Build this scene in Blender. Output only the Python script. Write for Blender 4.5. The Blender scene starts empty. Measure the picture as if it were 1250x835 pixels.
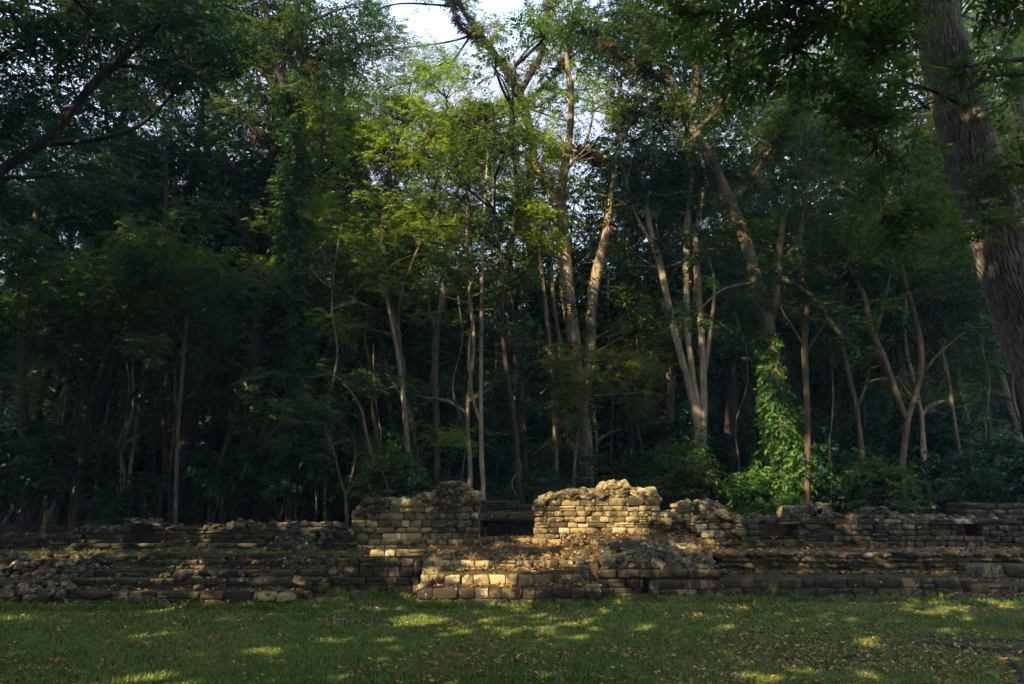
import bpy, math
import numpy as np
from mathutils import Vector
rng = np.random.default_rng(11)
C = bpy.context.scene
COL = C.collection
# ------------------------------------------------------------------ camera model
FPX = 833.0; TH = math.radians(14.2); CZ = 1.7
cT, sT = math.cos(TH), math.sin(TH)
def P(px, py, Y):
    """world point seen at photo pixel (px,py) on the plane y=Y"""
    dx, dv = px - 625.0, 417.5 - py
    wy = FPX * cT - dv * sT; wz = FPX * sT + dv * cT
    k = Y / wy
    return np.array([dx * k, Y, CZ + wz * k])
def pxm(Y, z=1.7):
    """metres per photo pixel there"""
    return (Y * cT + (z - CZ) * sT) / FPX
def proj(p):
    x, y, z = p[..., 0], p[..., 1], p[..., 2] - CZ
    d = y * cT + z * sT; v = -y * sT + z * cT
    return 625 + FPX * x / d, 417.5 - FPX * v / d, d
def X_at(px, Y, z=1.0): return (px - 625.0) * pxm(Y, z)
def Zt(py, Y): return P(625, py, Y)[2]

# ------------------------------------------------------------------ terrain height
def sst(a, b, x):
    t = np.clip((x - a) / (b - a), 0, 1); return t * t * (3 - 2 * t)
def fbm(x, y, seed=0, f=1.0, o=4):
    r = np.random.default_rng(seed); s = 0; a = 1.0
    for _ in range(o):
        for _k in range(3):
            th = r.uniform(0, 6.28); ph = r.uniform(0, 6.28)
            s = s + a * np.sin((x * math.cos(th) + y * math.sin(th)) * f + ph + 1.7 * np.sin((x * math.sin(th) - y * math.cos(th)) * f * .6 + ph * 2))
        a *= .5; f *= 2.1
    return s / 6.0
def H(x, y):
    x = np.asarray(x, float); y = np.asarray(y, float)
    h = .10 * sst(8, 13.6, y)
    h = h + .13 * np.exp(-((x + 3.2) / 1.2) ** 2 - ((y - 13.7) / .7) ** 2)
    h = h + (.85 * sst(16.6, 19.5, y) + .045 * np.clip(y - 18, 0, 40) + 17 * sst(48, 100, y) + 20 * sst(100, 400, y))
    h = h + .02 * fbm(x, y, 5, 1.1) * sst(0, 6, y) + .12 * fbm(x, y, 9, .3) * sst(18, 24, y)
    h = h + 1.2 * fbm(x, y, 10, .05) * sst(50, 90, y)
    return h

# ------------------------------------------------------------------ mesh building
def mk(name, V, F, mat, parent=None, rnd=None, smooth=False, stuff=False, kind=None):
    V = np.asarray(V, np.float32)
    if not isinstance(F, list): F = [F]
    F = [np.asarray(f, np.int32) for f in F if len(f)]
    if parent is not None:
        V = V - np.array(parent.location, np.float32)
    me = bpy.data.meshes.new(name)
    me.vertices.add(len(V)); me.vertices.foreach_set('co', V.ravel())
    sizes = np.concatenate([np.full(len(f), f.shape[1], np.int32) for f in F])
    loops = np.concatenate([f.ravel() for f in F])
    me.loops.add(len(loops)); me.polygons.add(len(sizes))
    me.loops.foreach_set('vertex_index', loops)
    st = np.zeros(len(sizes), np.int32); st[1:] = np.cumsum(sizes)[:-1]
    me.polygons.foreach_set('loop_start', st)
    me.update(calc_edges=True)
    if rnd is not None:
        a = me.attributes.new('rnd', 'FLOAT', 'POINT'); a.data.foreach_set('value', np.asarray(rnd, np.float32))
    if smooth: me.polygons.foreach_set('use_smooth', np.ones(len(sizes), bool))
    me.materials.append(mat)
    o = bpy.data.objects.new(name, me); COL.objects.link(o)
    if parent is not None: o.parent = parent
    if stuff: o['kind'] = 'stuff'
    if kind: o['kind'] = kind
    return o
def empty(name, loc, label, cat, group=None):
    o = bpy.data.objects.new(name, None); COL.objects.link(o)
    o.location = [float(v) for v in loc]; o.empty_display_size = .3
    o['label'] = label; o['category'] = cat
    if group: o['group'] = group
    return o
def tag(o, label, cat, group=None):
    o['label'] = label; o['category'] = cat
    if group: o['group'] = group
    return o
class Acc:
    def __init__(s): s.V = []; s.F3 = []; s.F4 = []; s.R = []; s.n = 0
    def add(s, V, F, r=.5):
        V = np.asarray(V, float); F = np.asarray(F, int)
        if len(V) == 0: return s
        s.V.append(V); (s.F4 if F.shape[1] == 4 else s.F3).append(F + s.n)
        s.R.append(np.broadcast_to(np.asarray(r, float), (len(V),)).copy() if np.ndim(r) == 0 else np.asarray(r)); s.n += len(V); return s
    def build(s, name, mat, parent=None, smooth=False, **k):
        fs = []
        if s.F3: fs.append(np.concatenate(s.F3))
        if s.F4: fs.append(np.concatenate(s.F4))
        return mk(name, np.concatenate(s.V), fs, mat, parent, np.concatenate(s.R), smooth, **k)

def catmull(pts, n):
    pts = np.asarray(pts, float); m = len(pts)
    if m == 2:
        t = np.linspace(0, 1, n)[:, None]; return pts[0] * (1 - t) + pts[1] * t
    ext = np.vstack([2 * pts[0] - pts[1], pts, 2 * pts[-1] - pts[-2]])
    u = np.linspace(0, m - 1, n); i = np.minimum(u.astype(int), m - 2); t = (u - i)[:, None]
    p0, p1, p2, p3 = ext[i], ext[i + 1], ext[i + 2], ext[i + 3]
    return .5 * ((2 * p1) + (-p0 + p2) * t + (2 * p0 - 5 * p1 + 4 * p2 - p3) * t ** 2 + (-p0 + 3 * p1 - 3 * p2 + p3) * t ** 3)
def tube(pts, rad, seg=10, step=.25, wob=.06, bark=0.0, seed=None):
    """tapered limb along a path; wob = uneven outline, bark = depth of the bark ridges"""
    pts = np.asarray(pts, float); rad = np.asarray(rad, float)
    L = np.linalg.norm(np.diff(pts, axis=0), axis=1).sum()
    n = max(len(pts) * 2, int(L / step) + 2)
    q = catmull(np.column_stack([pts, rad]), n); c, r = q[:, :3], np.maximum(q[:, 3], .002)
    t = np.gradient(c, axis=0); t /= np.linalg.norm(t, axis=1)[:, None] + 1e-9
    ref = np.array([1., .13, 0.]) if abs(t[:, 0]).mean() < .8 else np.array([0, .2, 1.])
    a = np.cross(t, ref); a /= np.linalg.norm(a, axis=1)[:, None] + 1e-9; b = np.cross(t, a)
    th = np.linspace(0, 2 * np.pi, seg, endpoint=False)
    s = np.cumsum(np.r_[0, np.linalg.norm(np.diff(c, axis=0), axis=1)])
    ph = (np.random.default_rng(seed).uniform(0, 6.28, 6) if seed is not None else rng.uniform(0, 6.28, 6))
    rm = max(r.max(), .02)
    S, T = np.meshgrid(s / (rm * 3), th, indexing='ij')
    m = 1 + wob * (np.sin(S * 1.3 + ph[0] + np.sin(T + ph[1])) + .7 * np.sin(2 * T + S * .7 + ph[2]) + .5 * np.sin(3 * T - S * 1.9 + ph[3]))
    R = r[:, None] * m
    if bark > 0:
        g = np.zeros_like(T); S2 = S * rm * 3
        for k, fr in enumerate((41, 57, 76)):
            g += np.abs(np.sin(T * fr / 2 + 1.9 * np.sin(S2 * (1.9 + k * 1.3) + ph[k] + 2 * np.sin(T * 3)) + 1.3 * np.sin(S2 * (5.1 + k) + T * 7 + ph[5 - k])))
        g += .55 * np.sin(S2 * 19 + 4 * np.sin(T * 11 + S2) + T * 23) + .3 * np.sin(S2 * 41 + 5 * np.sin(T * 29))
        R = R + bark * (g / 3 - .6)
    V = c[:, None, :] + R[..., None] * (np.cos(th)[None, :, None] * a[:, None, :] + np.sin(th)[None, :, None] * b[:, None, :])
    V = V.reshape(-1, 3); tube.g = np.r_[(np.clip(g / 3, 0, 1)).ravel(), .5, .5] if bark > 0 else None
    i = np.arange(n - 1)[:, None] * seg; j = np.arange(seg)[None, :]; j2 = (j + 1) % seg
    F = np.stack([i + j, i + j2, i + seg + j2, i + seg + j], -1).reshape(-1, 4)
    # close the ends
    V = np.vstack([V, c[0], c[-1]]); k0, k1 = n * seg, n * seg + 1
    jj = np.arange(seg); jn = (jj + 1) % seg
    e0 = np.stack([jn, jj, np.full(seg, k0), np.full(seg, k0)], -1)[:, :3]
    e1 = np.stack([(n - 1) * seg + jj, (n - 1) * seg + jn, np.full(seg, k1)], -1)
    return V, F, np.vstack([e0, e1])
def add_tube(acc, pts, rad, r=.5, **k):
    V, F, E = tube(pts, rad, **k)
    n0 = acc.n; acc.add(V, F, r if tube.g is None else tube.g); acc.F3.append(E + n0)

def unit(v): return v / (np.linalg.norm(v, axis=-1, keepdims=True) + 1e-9)
def leafquads(p, d, nrm, L, W, droop=.25):
    """folded leaf blades: p base, d direction, nrm normal, arrays"""
    n = len(p); L = np.broadcast_to(L, (n,))[:, None]; W = np.broadcast_to(W, (n,))[:, None]
    w = unit(np.cross(d, nrm)); nn = np.cross(w, d)
    tip = p + d * L - np.array([0, 0, 1.]) * L * droop
    mid = p + d * L * .45
    l = mid + w * W * .5 + nn * W * .18; r = mid - w * W * .5 + nn * W * .18
    V = np.stack([p, l, tip, r], 1).reshape(-1, 3)
    k = np.arange(n)[:, None] * 4
    F = np.concatenate([k + [[0, 1, 2]], k + [[0, 2, 3]]])
    return V, F
def sprays(c, d, slen, nper, L, W, up=1.0, droop=.15, r=None):
    """twigs carrying two rows of leaves"""
    m = len(c); slen = np.broadcast_to(slen, (m,))
    perp = unit(np.cross(d, np.array([0, 0, 1.])) + rng.normal(0, .15, (m, 3)))
    N = unit(np.array([0, 0, up]) + rng.normal(0, .45, (m, 3)))
    t = (np.arange(nper) + .5) / nper
    pos = c[:, None] + d[:, None] * (slen[:, None, None] * t[None, :, None]) - np.array([0, 0, 1.]) * (droop * slen[:, None, None] * t[None, :, None] ** 2)
    side = np.where(np.arange(nper) % 2 == 0, 1., -1.)[None, :, None]
    ld = unit(d[:, None] * .55 + perp[:, None] * side * .85 + rng.normal(0, .28, (m, nper, 3)))
    nn = unit(N[:, None] + rng.normal(0, .35, (m, nper, 3)))
    sc = rng.uniform(.7, 1.25, m * nper)
    V, F = leafquads(pos.reshape(-1, 3), ld.reshape(-1, 3), nn.reshape(-1, 3), L * sc, W * sc, droop)
    if r is None: r = rng.uniform(0, 1, m)
    R = np.clip(np.repeat(r, nper) + rng.normal(0, .12, m * nper), 0, 1)
    return V, F, np.repeat(R, 4)
GAPS = [(530, 36, 36, 34), (598, 110, 20, 28), (722, 205, 30, 62), (445, 100, 24, 16), (690, 90, 22, 18), (1100, 165, 30, 20), (100, 120, 20, 22), (175, 75, 16, 20), (290, 10, 20, 14), (850, 330, 20, 16), (1165, 355, 20, 14), (545, 250, 16, 14)]   # windows where the open sky shows between the crowns
KINDS = dict(  # spray length, leaves per spray, leaf L, leaf W, flat, droop
    broad=(.45, 9, .17, .085, 1.0, .25),
    small=(.40, 11, .115, .055, 1.0, .2),
    feather=(.62, 18, .125, .03, 2.2, .22),
    big=(.38, 7, .19, .085, 1.0, .3),
    near=(.35, 9, .13, .055, 1.2, .3))
def crown_blob(acc, wood, c, rad, n, kind='broad', root=None, per=16, scale=1.0):
    """foliage in clumps through the volume of one blob, a twig to each clump"""
    c = np.asarray(c, float); rad = np.asarray(rad, float)
    sl, nper, L, W, up, droop = KINDS[kind]
    k = max(3, int(n / per)); k0 = k
    u = unit(rng.normal(0, 1, (k, 3))); rr = rng.uniform(.12, 1, k) ** .5
    cc = c + u * rr[:, None] * rad
    gx, gy, _ = proj(cc); kp = np.ones(k, bool)
    for x0, y0, rx, ry in GAPS: kp &= ~(((gx - x0) / rx) ** 2 + ((gy - y0) / ry) ** 2 < rng.uniform(.5, 1.3, k))
    cc, u = cc[kp], u[kp]; k = len(cc)
    if k == 0: return
    cen = np.repeat(cc, per, 0); cdir = np.repeat(unit(u * [1, 1, .35] + 1e-3), per, 0)
    sig = rad.mean() * .20 + .12
    flat = .4 if kind == 'feather' else .6
    pos = cen + rng.normal(0, 1, cen.shape) * [sig, sig, sig * flat]
    az = rng.uniform(0, 6.28, len(pos))
    d = unit(cdir * .7 + np.stack([np.cos(az), np.sin(az), rng.normal(0, .25, len(pos))], -1) * .8)
    rcl = np.repeat(rng.uniform(.15, .85, k), per) + rng.normal(0, .08, k * per)
    V, F, R = sprays(pos, d, sl * scale * rng.uniform(.7, 1.3, len(pos)), nper, L * scale, W * scale, up, droop, rcl)
    acc.add(V, F, R)
    if wood is not None and k > .55 * k0:
        root = c if root is None else np.asarray(root, float)
        if np.linalg.norm(root - c) > .3:
            mid = (root + c) / 2 + rng.normal(0, .12, 3) * np.linalg.norm(root - c) * .5
            add_tube(wood, [root, mid, c], [.045 + .012 * rad.mean(), .04, .03], seg=6, step=.3)
        for q in cc[:60]:
            mid = (c + q) / 2 + rng.normal(0, .1, 3) * np.linalg.norm(q - c)
            add_tube(wood, [c, mid, q], [.028, .018, .007], seg=4, step=.35, wob=0)

# ------------------------------------------------------------------ materials
def newmat(name):
    m = bpy.data.materials.new(name); m.use_nodes = True; nt = m.node_tree; nt.nodes.clear()
    return m, nt
class N:
    def __init__(s, nt): s.nt = nt
    def __call__(s, typ, inp=None, **kw):
        n = s.nt.nodes.new(typ)
        for k, v in kw.items(): setattr(n, k, v)
        for k, v in (inp or {}).items():
            sk = n.inputs[k]
            if isinstance(v, bpy.types.NodeSocket): s.nt.links.new(v, sk)
            else: sk.default_value = v
        return n
    def ramp(s, fac, stops, interp='LINEAR'):
        n = s.nt.nodes.new('ShaderNodeValToRGB'); s.nt.links.new(fac, n.inputs[0]); e = n.color_ramp.elements
        n.color_ramp.interpolation = interp
        while len(e) < len(stops): e.new(.5)
        for i, (p, c) in enumerate(stops):
            e[i].position = p; e[i].color = (*c, 1) if len(c) == 3 else c
        return n.outputs[0]
    def mix(s, fac, a, b, mode='MIX'):
        n = s.nt.nodes.new('ShaderNodeMix'); n.data_type = 'RGBA'; n.blend_type = mode
        for i, v in ((0, fac), (6, a), (7, b)):
            if isinstance(v, bpy.types.NodeSocket): s.nt.links.new(v, n.inputs[i])
            else: n.inputs[i].default_value = v if i == 0 else (*v, 1)
        return n.outputs[2]
    def noise(s, scale, detail=4, rough=.6, vec=None, dist=0):
        i = {'Scale': scale, 'Detail': detail, 'Roughness': rough, 'Distortion': dist}
        if vec is not None: i['Vector'] = vec
        return s('ShaderNodeTexNoise', i).outputs['Fac']
    def pos(s): return s('ShaderNodeNewGeometry').outputs['Position']
    def obj(s): return s('ShaderNodeTexCoord').outputs['Object']
    def rnd(s, name='rnd'): return s('ShaderNodeAttribute', attribute_name=name).outputs['Fac']
    def math(s, op, a, b=0.0):
        n = s.nt.nodes.new('ShaderNodeMath'); n.operation = op
        for i, v in ((0, a), (1, b)):
            if isinstance(v, bpy.types.NodeSocket): s.nt.links.new(v, n.inputs[i])
            else: n.inputs[i].default_value = v
        return n.outputs[0]
    def out(s, sh, disp=None):
        o = s.nt.nodes.new('ShaderNodeOutputMaterial'); s.nt.links.new(sh, o.inputs[0])
def mat_leaf(name, dark, mid, light, trans=.35, rough=.55):
    m, nt = newmat(name); n = N(nt)
    r = n.rnd(); col = n.ramp(r, [(0, dark), (.55, mid), (1, light)])
    big = n.noise(.35, 2, vec=n.pos()); col = n.mix(n.math('MULTIPLY', big, .5), col, tuple(v * .6 for v in dark))
    b = n('ShaderNodeBsdfPrincipled', {'Base Color': col, 'Roughness': rough, 'Specular IOR Level': .2})
    tcol = n.mix(.5, col, (light[0] * 1.3, light[1] * 1.5, light[2] * .6))
    t = n('ShaderNodeBsdfTranslucent', {'Color': tcol})
    n.out(n('ShaderNodeMixShader', {0: trans, 1: b.outputs[0], 2: t.outputs[0]}).outputs[0]); return m
def mat_bark(name, dark, light, moss=.25, scale=1.0, mosscol=(.030, .038, .014), ridge=False):
    m, nt = newmat(name); n = N(nt)
    v = n('ShaderNodeMapping', {'Vector': n.obj(), 'Scale': (9 * scale, 9 * scale, 1.6 * scale)}).outputs[0]
    a = n.noise(1.0, 6, .65, v, .6); p2 = n.noise(1.3, 4, .6, n.obj())
    col = n.ramp(a, [(.3, dark), (.55, tuple((x + y) / 2 for x, y in zip(dark, light))), (.72, light)])
    col = n.mix(n.ramp(p2, [(.45, (0, 0, 0)), (.75, (.6, .6, .6))]), col, tuple(x * .5 for x in dark))
    col = n.mix(n.ramp(n.noise(2.7, 5, .7, n.obj()), [(.66 - moss * .4, (0, 0, 0)), (.76 - moss * .4, (.85, .85, .85))]), col, mosscol)
    if ridge: col = n.mix(n.ramp(n.rnd(), [(.25, (.9,) * 3), (.55, (0,) * 3)]), col, tuple(x * .35 for x in dark))
    bp = n('ShaderNodeBump', {'Strength': 1.0, 'Distance': .05, 'Height': a}).outputs[0]
    b = n('ShaderNodeBsdfPrincipled', {'Base Color': col, 'Roughness': .9, 'Specular IOR Level': .15, 'Normal': bp})
    n.out(b.outputs[0]); return m
def mat_stone(name, cols, moss=.5, stain=.5, lichen=.3):
    """weathered tuff: tone per stone, black staining, pale lichen, moss where it faces up"""
    m, nt = newmat(name); n = N(nt); p = n.pos()
    col = n.ramp(n.rnd(), [(i / (len(cols) - 1), c) for i, c in enumerate(cols)])
    fine = n.noise(28, 6, .7, p); mid = n.noise(5.0, 6, .68, p, .4); big = n.noise(.9, 4, .6, p)
    col = n.mix(n.ramp(fine, [(.35, (.55,) * 3), (.5, (0,) * 3)]), col, tuple(v * .35 for v in cols[0]))
    st = n.math('ADD', n.math('MULTIPLY', mid, .55), n.math('MULTIPLY', big, .45))
    col = n.mix(n.ramp(st, [(.41 + stain * .13, (.92,) * 3), (.47 + stain * .13, (0,) * 3)]), col, (.022, .018, .013))
    li = n.noise(11, 5, .7, p, .3)
    col = n.mix(n.ramp(li, [(.66 - lichen * .16, (0,) * 3), (.71 - lichen * .16, (.8,) * 3)]), col, (.36, .31, .19))
    nz = n('ShaderNodeSeparateXYZ', {0: n('ShaderNodeNewGeometry').outputs['Normal']}).outputs[2]
    mo = n.math('MULTIPLY', n.ramp(nz, [(.15, (.15,) * 3), (.8, (1,) * 3)]), n.ramp(n.noise(3.2, 5, .7, p), [(.62 - moss * .3, (0,) * 3), (.75 - moss * .25, (1,) * 3)]))
    col = n.mix(mo, col, (.055, .062, .014))
    h = n.math('ADD', n.math('MULTIPLY', fine, .4), mid)
    bp = n('ShaderNodeBump', {'Strength': .7, 'Distance': .025, 'Height': h}).outputs[0]
    b = n('ShaderNodeBsdfPrincipled', {'Base Color': col, 'Roughness': .92, 'Specular IOR Level': .15, 'Normal': bp})
    n.out(b.outputs[0]); return m
def mat_soil(name, a, b_, c, sc=3.0):
    m, nt = newmat(name); n = N(nt); p = n.pos()
    f = n.noise(sc, 6, .7, p); g = n.noise(sc * 12, 5, .7, p)
    col = n.ramp(f, [(.35, a), (.5, b_), (.68, c)])
    col = n.mix(n.ramp(g, [(.35, (.7,) * 3), (.6, (0,) * 3)]), col, tuple(v * .3 for v in a))
    bp = n('ShaderNodeBump', {'Strength': .9, 'Distance': .04, 'Height': n.math('ADD', f, g)}).outputs[0]
    n.out(n('ShaderNodeBsdfPrincipled', {'Base Color': col, 'Roughness': .95, 'Specular IOR Level': .1, 'Normal': bp}).outputs[0]); return m
def mat_vary(name, stops, trans=.2, rough=.7):
    m, nt = newmat(name); n = N(nt)
    col = n.ramp(n.rnd(), stops)
    b = n('ShaderNodeBsdfPrincipled', {'Base Color': col, 'Roughness': rough, 'Specular IOR Level': .3})
    t = n('ShaderNodeBsdfTranslucent', {'Color': col})
    n.out(n('ShaderNodeMixShader', {0: trans, 1: b.outputs[0], 2: t.outputs[0]}).outputs[0]); return m

M_BROAD = mat_leaf('leaf_broad', (.020, .036, .011), (.044, .078, .018), (.115, .155, .030), .38, .6)
M_DARK = mat_leaf('leaf_dark', (.010, .026, .013), (.020, .050, .022), (.045, .088, .030), .25, .6)
M_FEATHER = mat_leaf('leaf_feather', (.085, .115, .014), (.185, .245, .024), (.320, .380, .045), .5)
M_WARM = mat_leaf('leaf_warm', (.060, .076, .015), (.135, .155, .027), (.25, .24, .048), .4)
M_VINE = mat_leaf('leaf_vine', (.024, .060, .010), (.058, .130, .018), (.120, .220, .032), .34, .5)
M_IVY = mat_leaf('leaf_ivy', (0.0180, 0.0510, 0.0150), (0.0330, 0.0870, 0.0210), (0.0600, 0.1350, 0.0330), .2, .45)
M_PALE = mat_bark('bark_pale', (.095, .072, .045), (.36, .285, .175), .2)
M_TAN = mat_bark('bark_tan', (.042, .033, .020), (.19, .145, .083), .34)
M_DKB = mat_bark('bark_dark', (0.0186, 0.0136, 0.0105), (0.0589, 0.0403, 0.0279), .3)
M_RED = mat_bark('bark_red', (.036, .024, .014), (.16, .105, .056), .28)
M_BIG = mat_bark('bark_furrowed', (.080, .064, .052), (.33, .265, .205), .08, 2.6, ridge=True)
M_EPI = mat_vary('epiphyte_leaves', [(0, (.035, .030, .012)), (.5, (.095, .062, .028)), (1, (.17, .10, .045))], .25)
STC = [(.050, .034, .016), (.105, .073, .033), (.17, .122, .052), (.245, .18, .08), (.36, .285, .145)]
STD = [(.038, .026, .014), (.075, .050, .025), (.125, .084, .040), (.19, .132, .063), (.33, .26, .15)]
M_ASH = mat_stone('tuff_ashlar', STC, .45, .35, .35)
M_ASHD = mat_stone('tuff_stained', STD, .5, .85, .25)
M_RUB = mat_stone('rubble_stone', STC, .4, .35, .3)
M_RUBD = mat_stone('rubble_dark', STD, .45, .6, .3)
M_CORE = mat_soil('mortar_core', (.035, .026, .017), (.06, .045, .028), (.09, .07, .045), 6)
M_MOSSY = mat_soil('mossy_earth', (.045, .032, .016), (.085, .062, .026), (.060, .070, .018), 2.5)
M_LITTER = mat_vary('dry_leaves', [(0, (.055, .028, .011)), (.35, (.16, .072, .022)), (.7, (.32, .15, .042)), (.93, (.42, .26, .085)), (1, (.55, .38, .06))], .15)
# ------------------------------------------------------------------ stone work
def _tmpl(n=3, g=None):
    g = np.linspace(-1, 1, n + 1) if g is None else np.array(g); V = []; F = []; idx = {}
    def vid(p):
        k = tuple(np.round(p, 4))
        if k not in idx: idx[k] = len(V); V.append(p)
        return idx[k]
    for ax in range(3):
        for s in (-1, 1):
            u, w = [a for a in range(3) if a != ax]
            for i in range(n):
                for j in range(n):
                    q = []
                    for (a, b) in ((i, j), (i + 1, j), (i + 1, j + 1), (i, j + 1)):
                        p = [0, 0, 0]; p[ax] = s; p[u] = g[a]; p[w] = g[b]; q.append(vid(p))
                    if (s > 0) == (ax == 1): q = q[::-1]
                    F.append(q)
    return np.array(V, float), np.array(F)
TV, TF = _tmpl(4)
TV = TV / np.linalg.norm(TV, axis=1)[:, None]
BV, BF = _tmpl(4, [-1, -.84, 0.02, .84, 1])
def stones(c, size, yaw=0., tilt=.0, k=7., rough=.05, r=None):
    """worn blocks: centres, sizes (w,d,h), heading; k = how square, rough = how uneven"""
    c = np.asarray(c, float); size = np.asarray(size, float); m = len(c)
    if m == 0: return np.zeros((0, 3)), np.zeros((0, 4), int), np.zeros(0)
    TV, TF = (BV, BF) if k >= 5 else (globals()['TV'], globals()['TF'])
    if k >= 5:
        k = k * 1.7
        nm = (np.abs(TV) ** k).sum(1) ** (1 / k)
        B = TV / nm[:, None]
        P0 = np.broadcast_to(B, (m, *B.shape)).copy()
    else:            # broken stone: a ball cut by random planes
        npl = 11; pn = unit(rng.normal(0, 1, (m, npl, 3))); pd = rng.uniform(.62, .98, (m, npl))
        dt = np.einsum('vk,mpk->mvp', TV, pn); rr = np.where(dt > .05, pd[:, None] / np.maximum(dt, .05), 9).min(-1)
        P0 = TV[None] * np.minimum(rr, 1.15)[..., None] * 1.12; rough = rough * .3
    fr = rng.uniform(1.2, 3.0, (m, 1, 3, 2)); ph = rng.uniform(0, 6.28, (m, 1, 3, 2))
    for a in range(3):
        o1, o2 = (a + 1) % 3, (a + 2) % 3
        P0[..., a] += rough * (np.sin(P0[..., o1] * fr[..., a, 0] + ph[..., a, 0]) + np.sin(P0[..., o2] * fr[..., a, 1] + ph[..., a, 1]) + .5 * np.sin((P0[..., o1] + P0[..., o2]) * 4 + ph[..., 0, 0]))
    # one or two corners knocked back
    for _c in range(3):   # chipped corners: slide what lies beyond a random plane back onto it
        pn = unit(np.sign(rng.normal(0, 1, (m, 1, 3))) * rng.uniform(.4, 1, (m, 1, 3))); over = np.clip((P0 * pn).sum(-1, keepdims=True) - rng.uniform(1.15, 1.6, (m, 1, 1)), 0, 1)
        P0 -= over * pn
    P0 *= size[:, None] / 2
    yaw = np.broadcast_to(yaw, (m,)) ; ty = rng.normal(0, 1, (m, 2)) * tilt
    def rot(P, a, b, an):
        ca, sa = np.cos(an)[:, None], np.sin(an)[:, None]
        x, y = P[..., a].copy(), P[..., b].copy(); P[..., a] = x * ca - y * sa; P[..., b] = x * sa + y * ca
    rot(P0, 1, 2, ty[:, 0]); rot(P0, 0, 2, ty[:, 1]); rot(P0, 0, 1, yaw + rng.normal(0, 1, m) * tilt)
    V = (P0 + c[:, None]).reshape(-1, 3)
    F = (TF[None] + (np.arange(m) * len(TV))[:, None, None]).reshape(-1, 4)
    if r is None: r = rng.uniform(0, 1, m)
    return V, F, np.repeat(r, len(TV))
def prof(pts, A, B, Y):
    """skyline given in photo pixels -> height as a function of the fraction along A..B at depth Y"""
    xs = np.array([p[0] for p in pts], float); zs = np.array([Zt(p[1], Y) for p in pts])
    def f(s):
        x = A[0] + (B[0] - A[0]) * np.asarray(s); px = 625 + x / pxm(Y, 1.2)
        return np.interp(px, xs, zs)
    return f
def wall_blocks(acc, A, B, z0, top, hc=(.13, .19), wc=(.2, .42), depth=.3, k=8., rough=.035, jit=.012, holes=(), miss=.02, big=None, tone=None, tilt=.012):
    """courses of blocks laid along the line A..B, from z0 up to the uneven top"""
    A = np.asarray(A, float); B = np.asarray(B, float); L = np.linalg.norm(B - A); e = (B - A) / L
    back = np.array([-e[1], e[0]]); yaw = math.atan2(e[1], e[0])
    topf = top if callable(top) else (lambda s: np.full(np.shape(s), top))
    zmax = float(np.max(topf(np.linspace(0, 1, 60)))); z = z0; Cn, S = [], []
    while z < zmax:
        h = rng.uniform(*hc)
        if big and big[0] <= z < big[1]: h = big[2]
        x = -rng.uniform(0, .1)
        while x < L:
            w = rng.uniform(*wc) * (1.25 if big and big[0] <= z < big[1] else 1)
            if x + w > L: w = max(L - x, .08)
            s = np.clip((x + w / 2) / L, 0, 1)
            if z + h * .65 <= topf(s) + .001 and rng.uniform() > miss:
                hit = any(a < s < b and c0 < z + h / 2 < c1 for a, b, c0, c1 in holes)
                if not hit:
                    dd = depth * rng.uniform(.8, 1.1)
                    q = A + e * (x + w / 2) + back * (dd / 2 + rng.normal(0, jit))
                    sp = rng.uniform() < .2 and not (big and big[0] <= z < big[1])
                    hh_ = [h * rng.uniform(.4, .6)] if sp else [h]
                    if sp: hh_.append(h - hh_[0])
                    zz_ = z
                    for h_ in hh_:
                        j_ = rng.normal(0, jit, 2); Cn.append([q[0] + j_[0] * .3, q[1] + j_[1] * .6, zz_ + h_ / 2]); zz_ += h_
                        S.append([w - rng.uniform(.001, .012), dd, h_ - rng.uniform(.0, .008)])
            x += w
        z += h
    if Cn:
        V, F, R = stones(Cn, S, yaw, tilt, k, rough, r=None if tone is None else np.clip(rng.normal(tone, .27, len(Cn)), 0, 1))
        acc.add(V, F, R)
def core(acc, A, B, z0, top, y0=.05, depth=.6, sl=.12):
    """the packed core behind the facing"""
    A = np.asarray(A, float); B = np.asarray(B, float); L = np.linalg.norm(B - A); e = (B - A) / L
    back = np.array([-e[1], e[0]]); n = max(2, int(L / sl)); s = np.linspace(0, 1, n + 1)
    t = (top(s) if callable(top) else np.full(n + 1, float(top))) + rng.normal(0, .012, n + 1)
    f = A + e * (s * L)[:, None] + back * y0; g = f + back * depth
    V = np.concatenate([np.c_[f, np.full(n + 1, z0)], np.c_[f, t], np.c_[g, t - rng.uniform(0, .02, n + 1)], np.c_[g, np.full(n + 1, z0)]])
    m = n + 1; i = np.arange(n)
    F = np.concatenate([np.stack([i + a * m, i + 1 + a * m, i + 1 + b * m, i + b * m], -1) for a, b in ((0, 1), (1, 2), (2, 3), (3, 0))])
    F = np.vstack([F, [[0, m, 2 * m, 3 * m]], [[n, n + 3 * m, n + 2 * m, n + m]]])
    acc.add(V, F, .4)
def rubble(acc, n, fx, s=(.08, .2), k=3.6, rough=.14, flat=.7, tone=None):
    """loose stones; fx(n) gives positions"""
    c = fx(n); a = rng.uniform(*s, n) * rng.uniform(.8, 1.3, n)
    S = np.c_[a * rng.uniform(.9, 1.5, n), a * rng.uniform(.8, 1.2, n), a * rng.uniform(.5, .95, n) * flat / .7]
    V, F, R = stones(c, S, rng.uniform(0, 3.14, n), .35, k, rough, r=None if tone is None else np.clip(rng.normal(tone, .22, n), 0, 1)); acc.add(V, F, R)
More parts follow.
